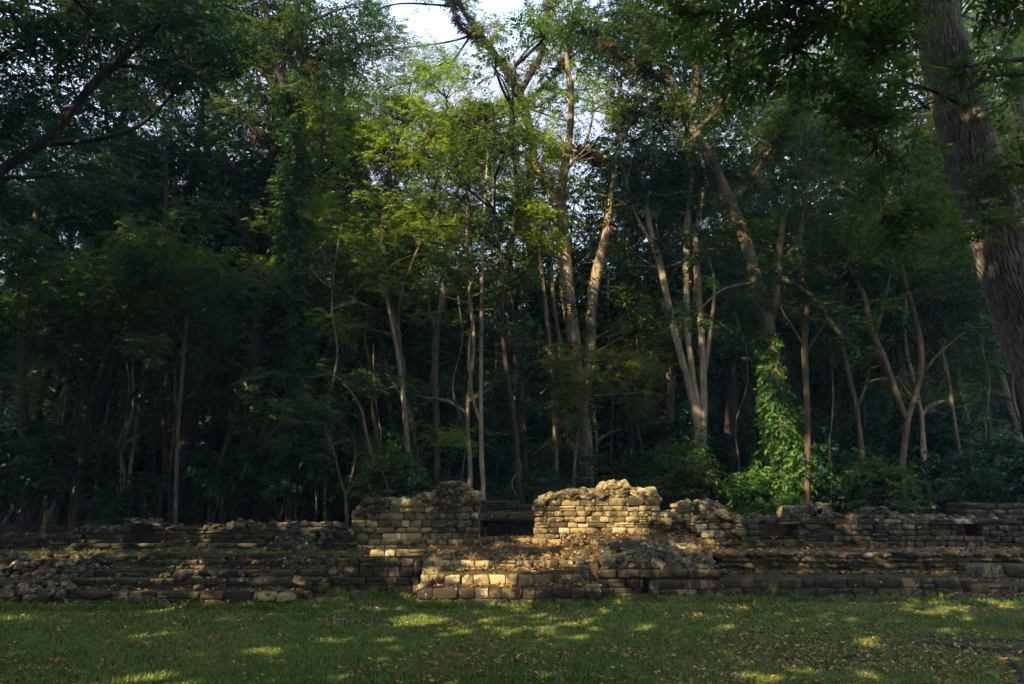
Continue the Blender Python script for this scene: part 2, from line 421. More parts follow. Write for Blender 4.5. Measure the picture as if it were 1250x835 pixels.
def top_rubble(acc, A, B, topf, n, depth=.5, s=(.08, .18), lift=.02, s0=0., s1=1., tone=None):
    A = np.asarray(A, float); B = np.asarray(B, float)
    def fx(n):
        t = rng.uniform(s0, s1, n); q = A + (B - A) * t[:, None]
        return np.c_[q[:, 0], q[:, 1] + rng.uniform(.03, depth, n), topf(t) + lift + rng.uniform(-.05, .04, n)]
    rubble(acc, n, fx, s, tone=tone)
def hf(acc, x0, x1, y0, y1, zf, nx, ny, thick=.3):
    """closed block with an uneven top"""
    xs = np.linspace(x0, x1, nx); ys = np.linspace(y0, y1, ny); Xg, Yg = np.meshgrid(xs, ys)
    Z = zf(Xg, Yg); V = np.c_[Xg.ravel(), Yg.ravel(), Z.ravel()]
    i = np.arange(ny - 1)[:, None] * nx + np.arange(nx - 1)[None]
    F = np.stack([i, i + 1, i + nx + 1, i + nx], -1).reshape(-1, 4)
    rim = np.r_[np.arange(nx), nx * np.arange(1, ny) + nx - 1, nx * (ny - 1) + np.arange(nx - 2, -1, -1), nx * np.arange(ny - 2, 0, -1)]
    D = V[rim].copy(); D[:, 2] -= thick
    n0 = len(V); V = np.vstack([V, D]); m = len(rim); j = np.arange(m)
    W = np.stack([rim[j], n0 + j, n0 + (j + 1) % m, rim[(j + 1) % m]], -1)
    acc.add(V, np.vstack([F, W]), .5)
LIT = Acc()   # leaf litter lying on the stonework
def litter(n, x0, x1, y0, y1, zf, L=(.05, .10), lift=.012, acc=None):
    x = rng.uniform(x0, x1, n); y = rng.uniform(y0, y1, n)
    z = (zf(x, y) if callable(zf) else zf) + lift + rng.uniform(0, .02, n)
    az = rng.uniform(0, 6.28, n); d = np.c_[np.cos(az), np.sin(az), rng.normal(0, .28, n)]
    nr = unit(np.c_[rng.normal(0, .4, (n, 2)), np.ones(n)])
    l = rng.uniform(*L, n) * rng.uniform(.6, 1.3, n)
    V, F = leafquads(np.c_[x, y, z], unit(d), nr, l, l * rng.uniform(.35, .6, n), -.1)
    (acc or LIT).add(V, F, np.repeat(rng.beta(1.3, 1.7, n), 4))
def obj_wall(name, x0, x1, Y, label, cat='wall'):
    return empty(name, ((x0 + x1) / 2, Y, float(H((x0 + x1) / 2, Y))), label, cat)
def xw(px, Y): return X_at(px, Y, 1.1)

# ---------------- terrace tops shared heights
ZL = Zt(676, 14.3)      # lip of the long left ledge
def line(pxa, pxb, Ya, Yb=None):
    Yb = Ya if Yb is None else Yb
    return (xw(pxa, Ya), Ya), (xw(pxb, Yb), Yb)

# ---------- left stepped terrace
T = obj_wall('stepped_terrace', -11, -3.6, 13.4, 'long low terrace of broken dark steps forming the left half of the ruin', 'terrace')
steps = [  # Y, py_top, px0, px1, depth of tread
    (12.75, 738, -60, 395, .55), (13.05, 722, -60, 380, .55), (13.4, 709, 60, 400, .5), (13.75, 695, 80, 415, .5), (14.15, 684, 60, 420, .5)]
for Y, pt, a, b, dp in steps:
    A, B = line(a, b, Y); z = Zt(pt, Y)
    wob = rng.uniform(0, 6.28, 3)
    tf = lambda s, z=z, wob=wob, L=B[0] - A[0]: z + .022 * np.sin(s * L * 1.3 + wob[0]) + .018 * np.sin(s * L * 3.1 + wob[1])
    ac = Acc(); hh = max(.09, (z - (0 if Y < 12.9 else z - .17)))
    wall_blocks(ac, A, B, z - .34, lambda s: tf(s) + .03, hc=(.09, .15), wc=(.2, .6), depth=.28, k=6.5, rough=.05, jit=.016, miss=.05, tone=.35, tilt=.02)
    st = ac.build('step', M_ASHD, T)
    ac = Acc(); core(ac, A, B, -.05, lambda s: tf(s) - .03, .07, dp + .4); ac.build('step_core', M_MOSSY, T)
    litter(int((B[0] - A[0]) * 90), A[0], B[0], Y + .02, Y + dp, z, (.04, .08))
# rubble slope at the far left end
ac = Acc()
def fx(n):
    x = rng.uniform(xw(-80, 13), xw(105, 13.4), n); y = rng.uniform(12.8, 14.4, n) ** 1.0
    return np.c_[x, y, np.interp(y, [12.7, 14.4], [.22, ZL - .02]) + rng.uniform(-.05, .03, n)]
rubble(ac, 520, fx, (.05, .15), tone=.42)
def fx(n):
    x = rng.uniform(xw(118, 13), xw(430, 13.4), n); y = rng.uniform(12.8, 14.4, n)
    return np.c_[x, y, np.interp(y, [12.7, 13.1, 13.5, 13.9, 14.4], [.18, .42, .60, .80, ZL - .03]) + rng.uniform(-.06, .0, n)]
rubble(ac, 70, fx, (.05, .11), tone=.4)
ac.build('rubble', M_RUBD, T, stuff=True)
ac = Acc(); hf(ac, xw(-80, 14), xw(118, 14), 12.8, 14.35, lambda x, y: np.interp(y, [12.8, 14.35], [.06, ZL - .12]) + .03 * fbm(x, y, 3, 3), 60, 20, .3); ac.build('earth_fill', M_MOSSY, T)
# lip course and grassy ledge
A, B = line(-80, 425, 14.3)
ac = Acc(); wall_blocks(ac, A, B, ZL - .13, ZL + .02, hc=(.10, .13), wc=(.15, .4), depth=.3, k=5, rough=.07, jit=.03, miss=.1, tone=.4, tilt=.04)
ac.build('lip_course', M_ASHD, T)
ZT = lambda x, y: ZL - .01 + .02 * fbm(x, y, 2, 2.2) + (y - 14.3) * .03
ac = Acc(); hf(ac, -13, xw(505, 15), 14.4, 17.0, ZT, 110, 22, .9); ac.build('terrace_fill', M_MOSSY, T)
litter(1500, -12.5, xw(505, 15), 14.4, 16.0, ZT, (.04, .075))

# ---------- upper left back wall with stepped top
Yb = 15.7; A, B = line(-60, 432, Yb)
pl = [(-60, 657), (5, 655), (30, 654), (88, 653), (90, 646), (145, 645), (148, 636), (165, 634), (188, 637), (192, 643), (275, 643), (278, 636), (300, 635), (304, 642), (318, 641), (345, 638), (420, 640), (422, 648), (432, 648)]
tf = prof(pl, A, B, Yb)
W = obj_wall('ruined_wall', A[0], B[0], Yb, 'low crumbling back wall with a dark arched hollow, on the left terrace')
def seg(par, name, pxa, pxb, Y, z0, topf0, A0, B0, mat, **k):
    a, b = line(pxa, pxb, Y)
    f = lambda s: topf0((a[0] + (b[0] - a[0]) * np.asarray(s) - A0[0]) / (B0[0] - A0[0]))
    ac = Acc(); wall_blocks(ac, a, b, z0, f, **k); ac.build(name, mat, par); return a, b, f
# the hollow: blocks left out between 157 and 190 px
hs = [((xw(156, Yb) - A[0]) / (B[0] - A[0]), (xw(190, Yb) - A[0]) / (B[0] - A[0]), ZL + .18, Zt(640, Yb))]
ac = Acc(); wall_blocks(ac, A, B, ZL - .05, tf, hc=(.07, .12), wc=(.14, .34), depth=.3, k=5.5, rough=.06, jit=.025, miss=.04, holes=hs, tone=.38, tilt=.03)
ac.build('facing', M_ASHD, W)
for a_, b_, tt in ((-60, 155, None), (191, 432, None)):
    a, b = line(a_, b_, Yb); f = lambda s: tf((a[0] + (b[0] - a[0]) * np.asarray(s) - A[0]) / (B[0] - A[0])) - .05
    ac = Acc(); core(ac, a, b, ZL - .3, f, .08, .6); ac.build('wall_core', M_CORE, W)
a, b = line(155, 191, Yb + .5); ac = Acc(); core(ac, a, b, ZL - .3, Zt(640, Yb + .5), .0, .3); ac.build('hollow_back', M_CORE, W)
ac = Acc(); top_rubble(ac, A, B, tf, 260, .5, (.05, .13), -.01, tone=.45)
n_arch = 22; th = np.linspace(.15, 3.0, n_arch); cx = (xw(156, Yb) + xw(190, Yb)) / 2; hw = (xw(190, Yb) - xw(156, Yb)) / 2
V, F, R = stones(np.c_[cx - np.cos(th) * hw * 1.12, np.full(n_arch, Yb + .05), Zt(648, Yb) + np.sin(th) * .17 + .01], np.tile([.13, .3, .08], (n_arch, 1)), 0, .15, 3.4, .1); ac.add(V, F, R)
ac.build('rubble_top', M_RUBD, W, stuff=True)
litter(240, A[0], B[0], Yb + .1, Yb + .5, Zt(643, Yb), (.04, .07))
# a lower bench in front of it
A2, B2 = line(60, 432, 15.25)
ac = Acc(); wall_blocks(ac, A2, B2, ZL - .03, ZL + .14, hc=(.08, .12), wc=(.2, .5), depth=.35, k=5, rough=.07, jit=.04, miss=.12, tone=.35)
ac.build('bench_course', M_ASHD, W)
ac = Acc(); core(ac, A2, B2, ZL - .1, ZL + .10, .1, .4); ac.build('bench_core', M_MOSSY, W)
# rubble heap at 315..410
HPc = (xw(352, 15.1), 15.1)
ac = Acc()
def fx(n):
    x = rng.normal(xw(348, 15.1), .42, n); x = np.clip(x, xw(312, 15.1), xw(400, 15.1)); y = rng.uniform(14.85, 15.7, n)
    t = np.clip((x - xw(312, 15.1)) / .6, 0, 1)
    return np.c_[x, y, ZL + np.interp(y, [14.8, 15.5], [.05, .42]) * t + rng.uniform(-.06, .02, n)]
rubble(ac, 230, fx, (.06, .16), tone=.4)
hp = ac.build('rubble_heap', M_RUBD); tag(hp, 'sloping heap of tumbled brown stones on the left terrace', 'rubble heap')

# ---------- front wall left of the stairs (400..512)
T2 = obj_wall('retaining_wall', -3.7, -1.8, 13.9, 'upright mossy block wall between the broken left steps and the front stairs')
A, B = line(404, 512, 13.85); zt = Zt(679, 13.85)
ac = Acc(); wall_blocks(ac, A, B, .05, zt, hc=(.14, .21), wc=(.17, .36), depth=.3, k=7, rough=.045, jit=.016, miss=.03, tone=.5, tilt=.02); ac.build('facing', M_ASHD, T2)
ac = Acc(); core(ac, A, B, -.05, zt - .03, .06, .8); ac.build('wall_core', M_CORE, T2)
litter(150, A[0], B[0], 13.9, 14.5, zt - .02, (.04, .08))
# taller pale blocks of its top course 450..512
A, B = line(455, 515, 13.97)
ac = Acc(); wall_blocks(ac, A, B, zt - .02, zt + .13, hc=(.14, .15), wc=(.2, .3), depth=.3, k=7, rough=.05, miss=.0, tone=.7); ac.build('coping', M_ASH, T2)

# ---------- front stairs
S = obj_wall('stone_stairs', -1.8, 1.8, 13.2, 'broad mossy stone stairs projecting from the middle of the ruin, partly sunlit', 'stairs')
for Y, pt, pb, a, b, hc, tn, wc_ in ((12.95, 718, 742, 511, 733, (.1795, .1805), .42, (.22, .46)), (13.38, 697, 716, 517, 718, (.20, .22), .74, (.2, .42)), (13.98, 683, 692, 521, 714, (.12, .14), .62, (.18, .36))):
    A, B = line(a, b, Y); z = Zt(pt, Y)
    ac = Acc(); wall_blocks(ac, A, B, z - (.36 if Y < 13 else .27), z, hc=hc, wc=wc_, depth=.34, k=7, rough=.045, jit=.016, miss=.0, tone=tn, tilt=.018)
    # return faces at both ends
    wall_blocks(ac, (B[0], B[1] + .1), (B[0], B[1] + .75), z - .36, z, hc=hc, wc=wc_, depth=.3, k=7, rough=.05, tone=tn)
    wall_blocks(ac, (A[0], A[1] + .75), (A[0], A[1] + .1), z - .36, z, hc=hc, wc=wc_, depth=.3, k=7, rough=.05, tone=tn)
    ac.build('step', M_ASHD if Y < 13 else M_ASH, S)
    ac = Acc(); core(ac, (A[0] + .04, A[1]), (B[0] - .04, B[1]), -.1, z - .02, .06, .85); ac.build('step_core', M_MOSSY, S)
    litter(int(900 if Y < 13.2 else 800), A[0], B[0], Y + .04, Y + .6, z, (.04, .085), .015)
def zs(x, y): return np.interp(y, [13.9, 14.2, 15.2, 16.2], [Zt(687, 14), Zt(684, 14.2), ZL + .05, ZL + .16]) + .03 * fbm(x, y, 4, 2.5)
ac = Acc(); hf(ac, xw(500, 14), xw(730, 14), 14.05, 17.0, zs, 60, 40, .8); ac.build('earth_slope', M_MOSSY, S)
litter(2600, xw(500, 14), xw(730, 14), 14.05, 16.0, zs, (.04, .09))
ac = Acc()
def fx(n):
    x = rng.uniform(xw(505, 14), xw(728, 14), n); y = rng.uniform(14.05, 14.9, n); return np.c_[x, y, zs(x, y) + .01]
rubble(ac, 170, fx, (.05, .12), tone=.4); ac.build('rubble', M_RUB, S, stuff=True)

# ---------- right centre front wall with a slot, rubble slope above
R1 = obj_wall('retaining_wall', 1.8, 4.1, 13.9, 'dark squared block wall with a small slot, right of the front stairs')
Yr = 13.95; A, B = line(731, 878, Yr); zt = Zt(696, Yr)
h1 = ((xw(782, Yr) - A[0]) / (B[0] - A[0]), (xw(790, Yr) - A[0]) / (B[0] - A[0]), Zt(722, Yr), Zt(706, Yr))
ac = Acc()
zc = Zt(705, Yr)
for a_, b_ in ((731, 781), (791, 878)):
    a, b = line(a_, b_, Yr); wall_blocks(ac, a, b, .0, zc, hc=(.14, .18), wc=(.2, .45), depth=.3, k=7.5, rough=.04, jit=.012, miss=.01, tone=.42)
a, b = line(781, 791, Yr); wall_blocks(ac, a, b, .0, Zt(722, Yr), hc=(.1, .12), wc=(.2, .3), depth=.3, k=7, tone=.4)
wall_blocks(ac, A, B, zc, zt, hc=(zt - zc, zt - zc + .001), wc=(.35, .6), depth=.42, k=8, rough=.04, jit=.012, tone=.5, miss=0)
wall_blocks(ac, (B[0], Yr + .3), (B[0], Yr + 1.3), .0, zt, hc=(.14, .18), wc=(.2, .4), depth=.3, k=7, tone=.35)
wall_blocks(ac, (A[0], Yr + 1.0), (A[0], Yr + .3), .0, zt, hc=(.14, .18), wc=(.2, .4), depth=.3, k=7, tone=.35)
ac.build('facing', M_ASHD, R1)
ac = Acc()
for a_, b_ in ((734, 780), (792, 875)):
    a, b = line(a_, b_, Yr); core(ac, a, b, -.1, zt - .04, .1, .9)
a, b = line(780, 792, Yr); core(ac, a, b, -.1, zt - .04, .55, .4); ac.build('wall_core', M_CORE, R1)
RS = obj_wall('rubble_slope', 1.8, 4.1, 14.8, 'steep slope of tumbled reddish rubble below the tall right wall fragment', 'rubble slope')
def zr(x, y): return np.interp(y, [14.1, 14.9, 15.8, 16.2], [zt - .02, Zt(672, 14.9), Zt(655, 15.8), Zt(648, 16.2)]) + .04 * fbm(x, y, 8, 3)
ac = Acc(); hf(ac, A[0] + .02, B[0] - .05, 14.25, 16.9, lambda x, y: zr(x, y) - .09 * (y < 15.4), 50, 40, .7); ac.build('earth_slope', M_MOSSY, RS)
ac = Acc()
def fx(n):
    x = rng.uniform(A[0] + .05, B[0] - .08, n); y = 14.1 + 1.25 * rng.uniform(0, 1, n) ** .8; return np.c_[x, y, zr(x, y) + rng.uniform(-.01, .06, n)]
rubble(ac, 900, fx, (.06, .15), tone=.45)
def fx(n):
    x = rng.uniform(A[0] - .5, B[0] - .08, n); y = rng.uniform(15.3, 15.95, n); return np.c_[x, y, zr(x, y) - .01]
rubble(ac, 90, fx, (.05, .12), tone=.6)
ac.build('rubble', M_RUBD, RS, stuff=True)
litter(1900, A[0] - .1, B[0], 14.05, 16.0, zr, (.04, .085), .03)
litter(700, A[0] - .6, B[0] - .3, 15.3, 16.0, zr, (.04, .085), .03)

# ---------- left tall fragment
Yt = 16.0; A, B = line(430, 583, Yt)
pl = [(428, 642), (431, 640), (433, 628), (440, 618), (446, 611), (468, 610), (484, 612), (500, 609), (515, 604), (527, 601), (540, 597), (546, 590), (560, 588), (570, 594), (574, 600), (580, 600), (584, 602)]
tf = prof(pl, A, B, Yt)
K = obj_wall('ruined_wall', A[0], B[0], Yt, 'tall ruined block wall left of the doorway gap, ragged top rising rightward')
ac = Acc(); wall_blocks(ac, A, B, ZL + .02, lambda s: np.minimum(tf(s), Zt(613, Yt)), hc=(.12, .17), wc=(.18, .38), depth=.34, k=8, rough=.035, jit=.012, tone=.52, big=(ZL - .1, ZL + .2, .17))
wall_blocks(ac, (B[0], Yt + .3), (B[0], Yt + 1.5), ZL, Zt(604, Yt), hc=(.13, .17), wc=(.2, .4), depth=.3, k=8, tone=.5)
ac.build('facing', M_ASH, K)
ac = Acc(); core(ac, A, (B[0] - .06, B[1]), ZL - .3, lambda s: tf(s) - .07, .1, 1.3); ac.build('wall_core', M_CORE, K)
ac = Acc()
def ttop(A, B, tf, n, zlo, Y, dep, tone, s=(.09, .2)):
    def fx(n):
        t = rng.uniform(.01, .99, n); x = A[0] + (B[0] - A[0]) * t; hi = tf(t); lo = np.minimum(zlo, hi - .06)
        u = rng.uniform(0, 1, n); return np.c_[x, Y + rng.uniform(.04, .10, n) + (u > .93) * rng.uniform(0, dep, n), np.minimum(lo + (hi - lo) * u * 1.05, hi - .03)]
    rubble(ac, n, fx, s, k=3.2, rough=.1, tone=tone)
ttop(A, B, tf, 420, Zt(617, Yt), Yt, .9, .5)
top_rubble(ac, A, B, lambda s: tf(s) - .05, 130, 1.1, (.08, .18), .0, tone=.55)
ac.build('rubble_top', M_RUB, K, stuff=True)
a, b = line(426, 592, 15.72); ac = Acc(); wall_blocks(ac, a, b, ZL - .02, Zt(655, 15.72), hc=(.12, .15), wc=(.2, .34), depth=.3, k=7, rough=.05, jit=.012, tone=.6, miss=0); ac.build('plinth', M_ASH, K)

# ---------- right tall fragment
A, B = line(655, 808, Yt)
pl = [(654, 613), (662, 612), (664, 606), (678, 603), (690, 600), (710, 600), (722, 598), (735, 597), (738, 590), (752, 588), (766, 589), (773, 596), (786, 598), (800, 597), (803, 606), (809, 616)]
tf = prof(pl, A, B, Yt)
K2 = obj_wall('ruined_wall', A[0], B[0], Yt, 'tall sunlit wall fragment of pale blocks right of the doorway gap')
zb = Zt(608, Yt)
ac = Acc(); wall_blocks(ac, A, B, ZL + .1, lambda s: np.minimum(tf(s), zb + .01), hc=(.11, .15), wc=(.2, .42), depth=.34, k=9, rough=.03, jit=.014, tone=.58, big=(Zt(620, Yt), zb, .19))
wall_blocks(ac, (A[0], Yt + 1.5), (A[0], Yt + .3), ZL, zb, hc=(.13, .17), wc=(.2, .4), depth=.3, k=8, tone=.5)
wall_blocks(ac, (B[0], Yt + .3), (B[0], Yt + 1.3), ZL, zb, hc=(.13, .17), wc=(.2, .4), depth=.3, k=8, tone=.6)
ac.build('facing', M_ASH, K2)
ac = Acc(); core(ac, (A[0] + .06, A[1]), (B[0] - .06, B[1]), ZL - .3, lambda s: tf(s) - .07, .1, 1.2); ac.build('wall_core', M_CORE, K2)
ac = Acc(); ttop(A, B, tf, 330, zb + .02, Yt, .9, .6); top_rubble(ac, A, B, lambda s: tf(s) - .04, 170, 1.0, (.05, .14), .0, tone=.5)
ac.build('rubble_top', M_RUB, K2, stuff=True)

# ---------- doorway bench between them
D = obj_wall('stone_bench', -.8, .6, 17, 'leaf strewn stone bench between the two tall wall fragments', 'bench')
a, b = line(583, 655, 17.1)
def slab(acc, x0, x1, y0, y1, z0, z1, r=.5, k=14, rough=.02, n=1):
    w = (x1 - x0) / n
    V, F, R = stones([[x0 + w * (i + .5), (y0 + y1) / 2, (z0 + z1) / 2] for i in range(n)], [[w - .008, y1 - y0, z1 - z0]] * n, 0, .004, k, rough, np.full(n, r)); acc.add(V, F, R)
ac = Acc(); slab(ac, a[0] - .1, b[0] + .1, 16.95, 18.2, Zt(636, 16.95), Zt(629, 16.95) + .03, .45, n=2); ac.build('seat_slab', M_ASHD, D)
litter(520, a[0], b[0], 16.97, 18.1, Zt(629, 16.95) + .03, (.04, .08))
ac = Acc(); wall_blocks(ac, (a[0], 17.35), (b[0], 17.35), ZL - .1, Zt(636, 16.95), hc=(.1, .14), wc=(.2, .4), depth=.4, k=7, tone=.2); ac.build('recess_back', M_ASHD, D)
ac = Acc(); wall_blocks(ac, (a[0], 18.2), (b[0], 18.2), Zt(629, 17), prof([(580, 611), (626, 612), (628, 617), (660, 618)], a, b, 18.2), hc=(.1, .14), wc=(.2, .5), depth=.4, k=7, tone=.45); core(ac, (a[0], 18.2), (b[0], 18.2), ZL - .2, Zt(620, 18.2), .1, .4); ac.build('back_wall', M_ASHD, D)
a, b = line(584, 654, 15.95)
ac = Acc(); wall_blocks(ac, (a[0] - .05, 15.85), (b[0] + .25, 15.85), ZL - .02, Zt(658, 15.85), hc=(.12, .16), wc=(.3, .6), depth=.4, k=7, tone=.5); ac.build('threshold', M_ASH, D)
ac = Acc(); hf(ac, a[0], b[0], 16.1, 17.4, lambda x, y: Zt(659, 15.9) + 0 * x + .01 * fbm(x, y, 1, 4), 20, 14, .4); ac.build('floor_fill', M_MOSSY, D)
litter(420, a[0], b[0], 15.9, 17.0, Zt(658, 15.9), (.04, .08))

# ---------- ragged wall right of the tall fragment 806..908
Yq = 16.0; A, B = line(804, 910, Yq)
pl = [(800, 628), (830, 626), (834, 616), (846, 612), (880, 612), (885, 618), (886, 627), (900, 629), (912, 634)]
tf = prof(pl, A, B, Yq)
Q = obj_wall('ruined_wall', A[0], B[0], Yq, 'low ragged wall of mixed stones just right of the tall sunlit fragment')
ac = Acc(); wall_blocks(ac, A, B, ZL + .0, lambda s: tf(s) - .05, hc=(.10, .15), wc=(.12, .32), depth=.3, k=5, rough=.06, jit=.03, tone=.5, miss=.05, tilt=.05)
a, b = line(862, 886, 15.6); wall_blocks(ac, a, b, ZL - .05, Zt(648, 15.6), hc=(.14, .16), wc=(.25, .34), depth=.5, k=7, tone=.65, miss=0); ac.build('facing', M_RUB, Q)
ac = Acc(); core(ac, A, B, ZL - .3, lambda s: tf(s) - .1, .1, .9); ac.build('wall_core', M_CORE, Q)
ac = Acc(); ttop(A, B, tf, 200, Zt(632, Yq), Yq, .6, .62, (.07, .17)); top_rubble(ac, A, B, lambda s: tf(s) - .04, 90, .8, (.06, .16), tone=.6); ac.build('rubble_top', M_RUB, Q, stuff=True)

# ---------- right terrace
TR = obj_wall('stepped_terrace', 4.1, 11, 14.2, 'long low stepped terrace littered with leaves, the right half of the ruin', 'terrace')
A, B = line(880, 1330, 14.0); zl = Zt(701, 14.0)
ac = Acc(); wall_blocks(ac, A, B, -.02, zl, hc=(.13, .19), wc=(.18, .5), depth=.3, k=6.5, rough=.05, jit=.02, miss=.03, tone=.33, tilt=.02); ac.build('step', M_ASHD, TR)
ac = Acc(); core(ac, A, B, -.1, zl - .02, .07, .7); ac.build('step_core', M_MOSSY, TR)
litter(1000, A[0], B[0], 14.02, 14.45, zl, (.04, .09))
A, B = line(880, 1330, 14.4); zu = Zt(677, 14.4)
ac = Acc(); wall_blocks(ac, A, B, zl - .05, zu, hc=(.08, .13), wc=(.12, .3), depth=.3, k=3.4, rough=.09, jit=.035, miss=.05, tone=.42, tilt=.06); ac.build('upper_step', M_RUBD, TR)
zR = lambda x, y: zu - .015 + (y - 14.5) * .06 + .02 * fbm(x, y, 6, 2.5)
ac = Acc(); core(ac, A, B, 0, zu - .04, .1, .5); hf(ac, A[0], B[0], 14.6, 17.2, zR, 90, 24, .8); ac.build('terrace_fill', M_MOSSY, TR)
litter(3800, A[0], B[0], 14.42, 15.9, zR, (.04, .09))
# low protruding steps at the far right
A, B = line(1165, 1330, 13.35, 13.25); z = Zt(728, 13.35)
ac = Acc(); wall_blocks(ac, A, B, -.05, z, hc=(.12, .18), wc=(.25, .6), depth=.35, k=6, rough=.06, jit=.02, tone=.25)
A3, B3 = line(1180, 1330, 13.7, 13.6); wall_blocks(ac, A3, B3, .1, Zt(711, 13.7), hc=(.12, .18), wc=(.25, .6), depth=.35, k=6, rough=.06, jit=.02, tone=.3)
ac.build('step', M_ASHD, TR)
ac = Acc(); core(ac, A, B, -.1, z - .02, .07, .5); core(ac, A3, B3, -.1, Zt(711, 13.7) - .02, .07, .5); ac.build('step_core', M_MOSSY, TR)
litter(260, A[0], B[0], 13.3, 13.7, z, (.04, .09)); litter(260, A[0], B[0], 13.7, 14.1, Zt(711, 13.7), (.04, .09))

# ---------- upper right wall with two recesses
Yu = 15.75; A, B = line(906, 1330, Yu)
U = obj_wall('ruined_wall', A[0], B[0], Yu, 'long dark upper wall with two rectangular recesses, on the right terrace')
pl = [(900, 634), (940, 634), (958, 633), (1160, 634), (1330, 630)]
tf = prof(pl, A, B, Yu); zn0, zn1 = Zt(657, Yu), Zt(640, Yu)
ac = Acc()
for a_, b_, lo, hi in ((906, 929, None, zn1), (976, 1167, None, zn1), (1206, 1330, None, zn1), (929, 976, None, zn0), (1167, 1206, None, zn0)):
    a, b = line(a_, b_, Yu); wall_blocks(ac, a, b, zu - .06, hi, hc=(.10, .15), wc=(.14, .36), depth=.3, k=5.5, rough=.06, jit=.02, tone=.42, miss=.03, tilt=.03)
wall_blocks(ac, A, B, zn1, lambda s: tf(s) + .02, hc=(.11, .13), wc=(.35, .7), depth=.5, k=8, rough=.035, tone=.4, miss=0)
ac.build('facing', M_ASHD, U)
ac = Acc(); dk = Acc()
for a_, b_ in ((906, 927), (978, 1165), (1208, 1330)):
    a, b = line(a_, b_, Yu); core(ac, a, b, zu - .4, zn1 + .06, .1, 1.2)
for a_, b_ in ((929, 976), (1167, 1206)):
    a, b = line(a_ - 3, b_ + 3, Yu); core(ac, a, b, zu - .4, zn0 - .03, .1, 1.2)
    slab(dk, a[0], b[0], Yu + .75, Yu + 1.1, zn0 - .1, zn1 + .1, .25, n=1)
    litter(160, a[0], b[0], Yu, Yu + .7, zn0 - .0, (.05, .09))
ac.build('wall_core', M_CORE, U); dk.build('recess_back', M_ASH, U)
ac = Acc()
top_rubble(ac, A, B, tf, 330, .8, (.06, .16), .0, tone=.55)
def mound(p0, p1, pt, n):
    def fx(n):
        u = rng.uniform(-1, 1, n); x = (xw(p0, Yu) + xw(p1, Yu)) / 2 + u * (xw(p1, Yu) - xw(p0, Yu)) / 2
        return np.c_[x, Yu + rng.uniform(.1, .8, n), tf(0) + (Zt(pt, Yu) - tf(0)) * (1 - u * u) * rng.uniform(.1, 1, n)]
    rubble(ac, n, fx, (.08, .18), tone=.5)
mound(985, 1035, 617, 130); mound(1055, 1110, 621, 110); mound(1030, 1160, 630, 120); mound(1106, 1160, 631, 70)
ac.build('rubble_top', M_RUBD, U, stuff=True)
litter(500, A[0], B[0], Yu + .05, Yu + .8, tf(0) + .03, (.04, .08))

# ---------- single stones
def block(px0, px1, py0, py1, Y, dep, label, yaw=0, tone=.5, k=7, rough=.05, name='stone_block', group=None, mat=None, tilt=.04):
    x0, x1 = xw(px0, Y), xw(px1, Y); z0, z1 = Zt(py1, Y), Zt(py0, Y)
    V, F, R = stones([[0, 0, (z1 - z0) / 2]], [[x1 - x0, dep, z1 - z0]], yaw, tilt, k, rough, [tone])
    o = mk(name, V, F, mat or M_ASH, None, R); o.location = ((x0 + x1) / 2, Y + dep / 2, z0); tag(o, label, 'stone', group); return o
block(961, 990, 617, 634, 15.9, .45, 'pale squared block on the wall top near the vine clad tree', tone=.6)
a, b = line(1193, 1300, 16.0); ac = Acc(); zb0, zb1 = Zt(634, 16.0), Zt(614, 16.0)
wall_blocks(ac, a, b, zb0, zb1, hc=(.11, .14), wc=(.3, .6), depth=.5, k=7, rough=.05, tone=.35, miss=0)
wall_blocks(ac, (a[0], 16.9), (a[0], 16.3), zb0, zb1, hc=(.11, .14), wc=(.3, .4), depth=.3, k=7, tone=.35)
pr = empty('stone_pier', (a[0], 16.0, zb0), 'low flat topped stone pier on the wall top at the right edge', 'pier'); ac.build('facing', M_ASHD, pr)
ac = Acc(); core(ac, a, b, zb0 - .1, zb1 - .02, .08, .9); ac.build('pier_core', M_CORE, pr)
block(1180, 1222, 689, 706, 14.0, .5, 'big rough grey slab on the upper step near the right edge', tone=.6, k=5, mat=M_RUBD)
block(1226, 1275, 690, 706, 14.0, .5, 'brown slab beside the big grey slab, cut by the right edge', tone=.3, k=5, mat=M_ASHD)
block(262, 280, 742, 752, 12.5, .22, 'small squarish brown stone lying in the grass before the left steps', tone=.5, k=4, mat=M_RUBD, tilt=.1)
block(428, 442, 722, 742, 13.3, .2, 'upright brown stone in the grass against the wall left of the stairs', tone=.45, k=4, mat=M_RUBD, tilt=.1)
block(508, 520, 713, 722, 12.95, .22, 'pale rounded stone at the left corner of the front stairs', tone=.8, k=4, mat=M_ASH, tilt=.1)
block(314, 338, 724, 734, 12.72, .3, 'longer of two pale blocks lying on the lowest left step', tone=.9, k=7)
block(342, 361, 725, 734, 12.72, .28, 'shorter pale block lying at the right end of the lowest left step', tone=.8, k=7)
block(144, 190, 729, 738, 12.72, .3, 'long narrow pale block lying on the lowest left step', tone=.75, k=7)
block(360, 378, 706, 716, 13.1, .3, 'tilted flat brown stone on the left steps near the block wall', tone=.6, k=5, tilt=.3, mat=M_RUB)
block(214, 231, 700, 709, 13.3, .25, 'reddish squared stone set on the middle of the left steps', tone=.5, k=6, mat=M_RUBD)
block(853, 865, 640, 650, 15.75, .3, 'small cream block above the rubble slope beside the tall sunlit wall', tone=.95, k=8)
block(808, 822, 632, 641, 15.8, .3, 'small brown block at the foot of the right end of the tall sunlit wall', tone=.4, k=7)
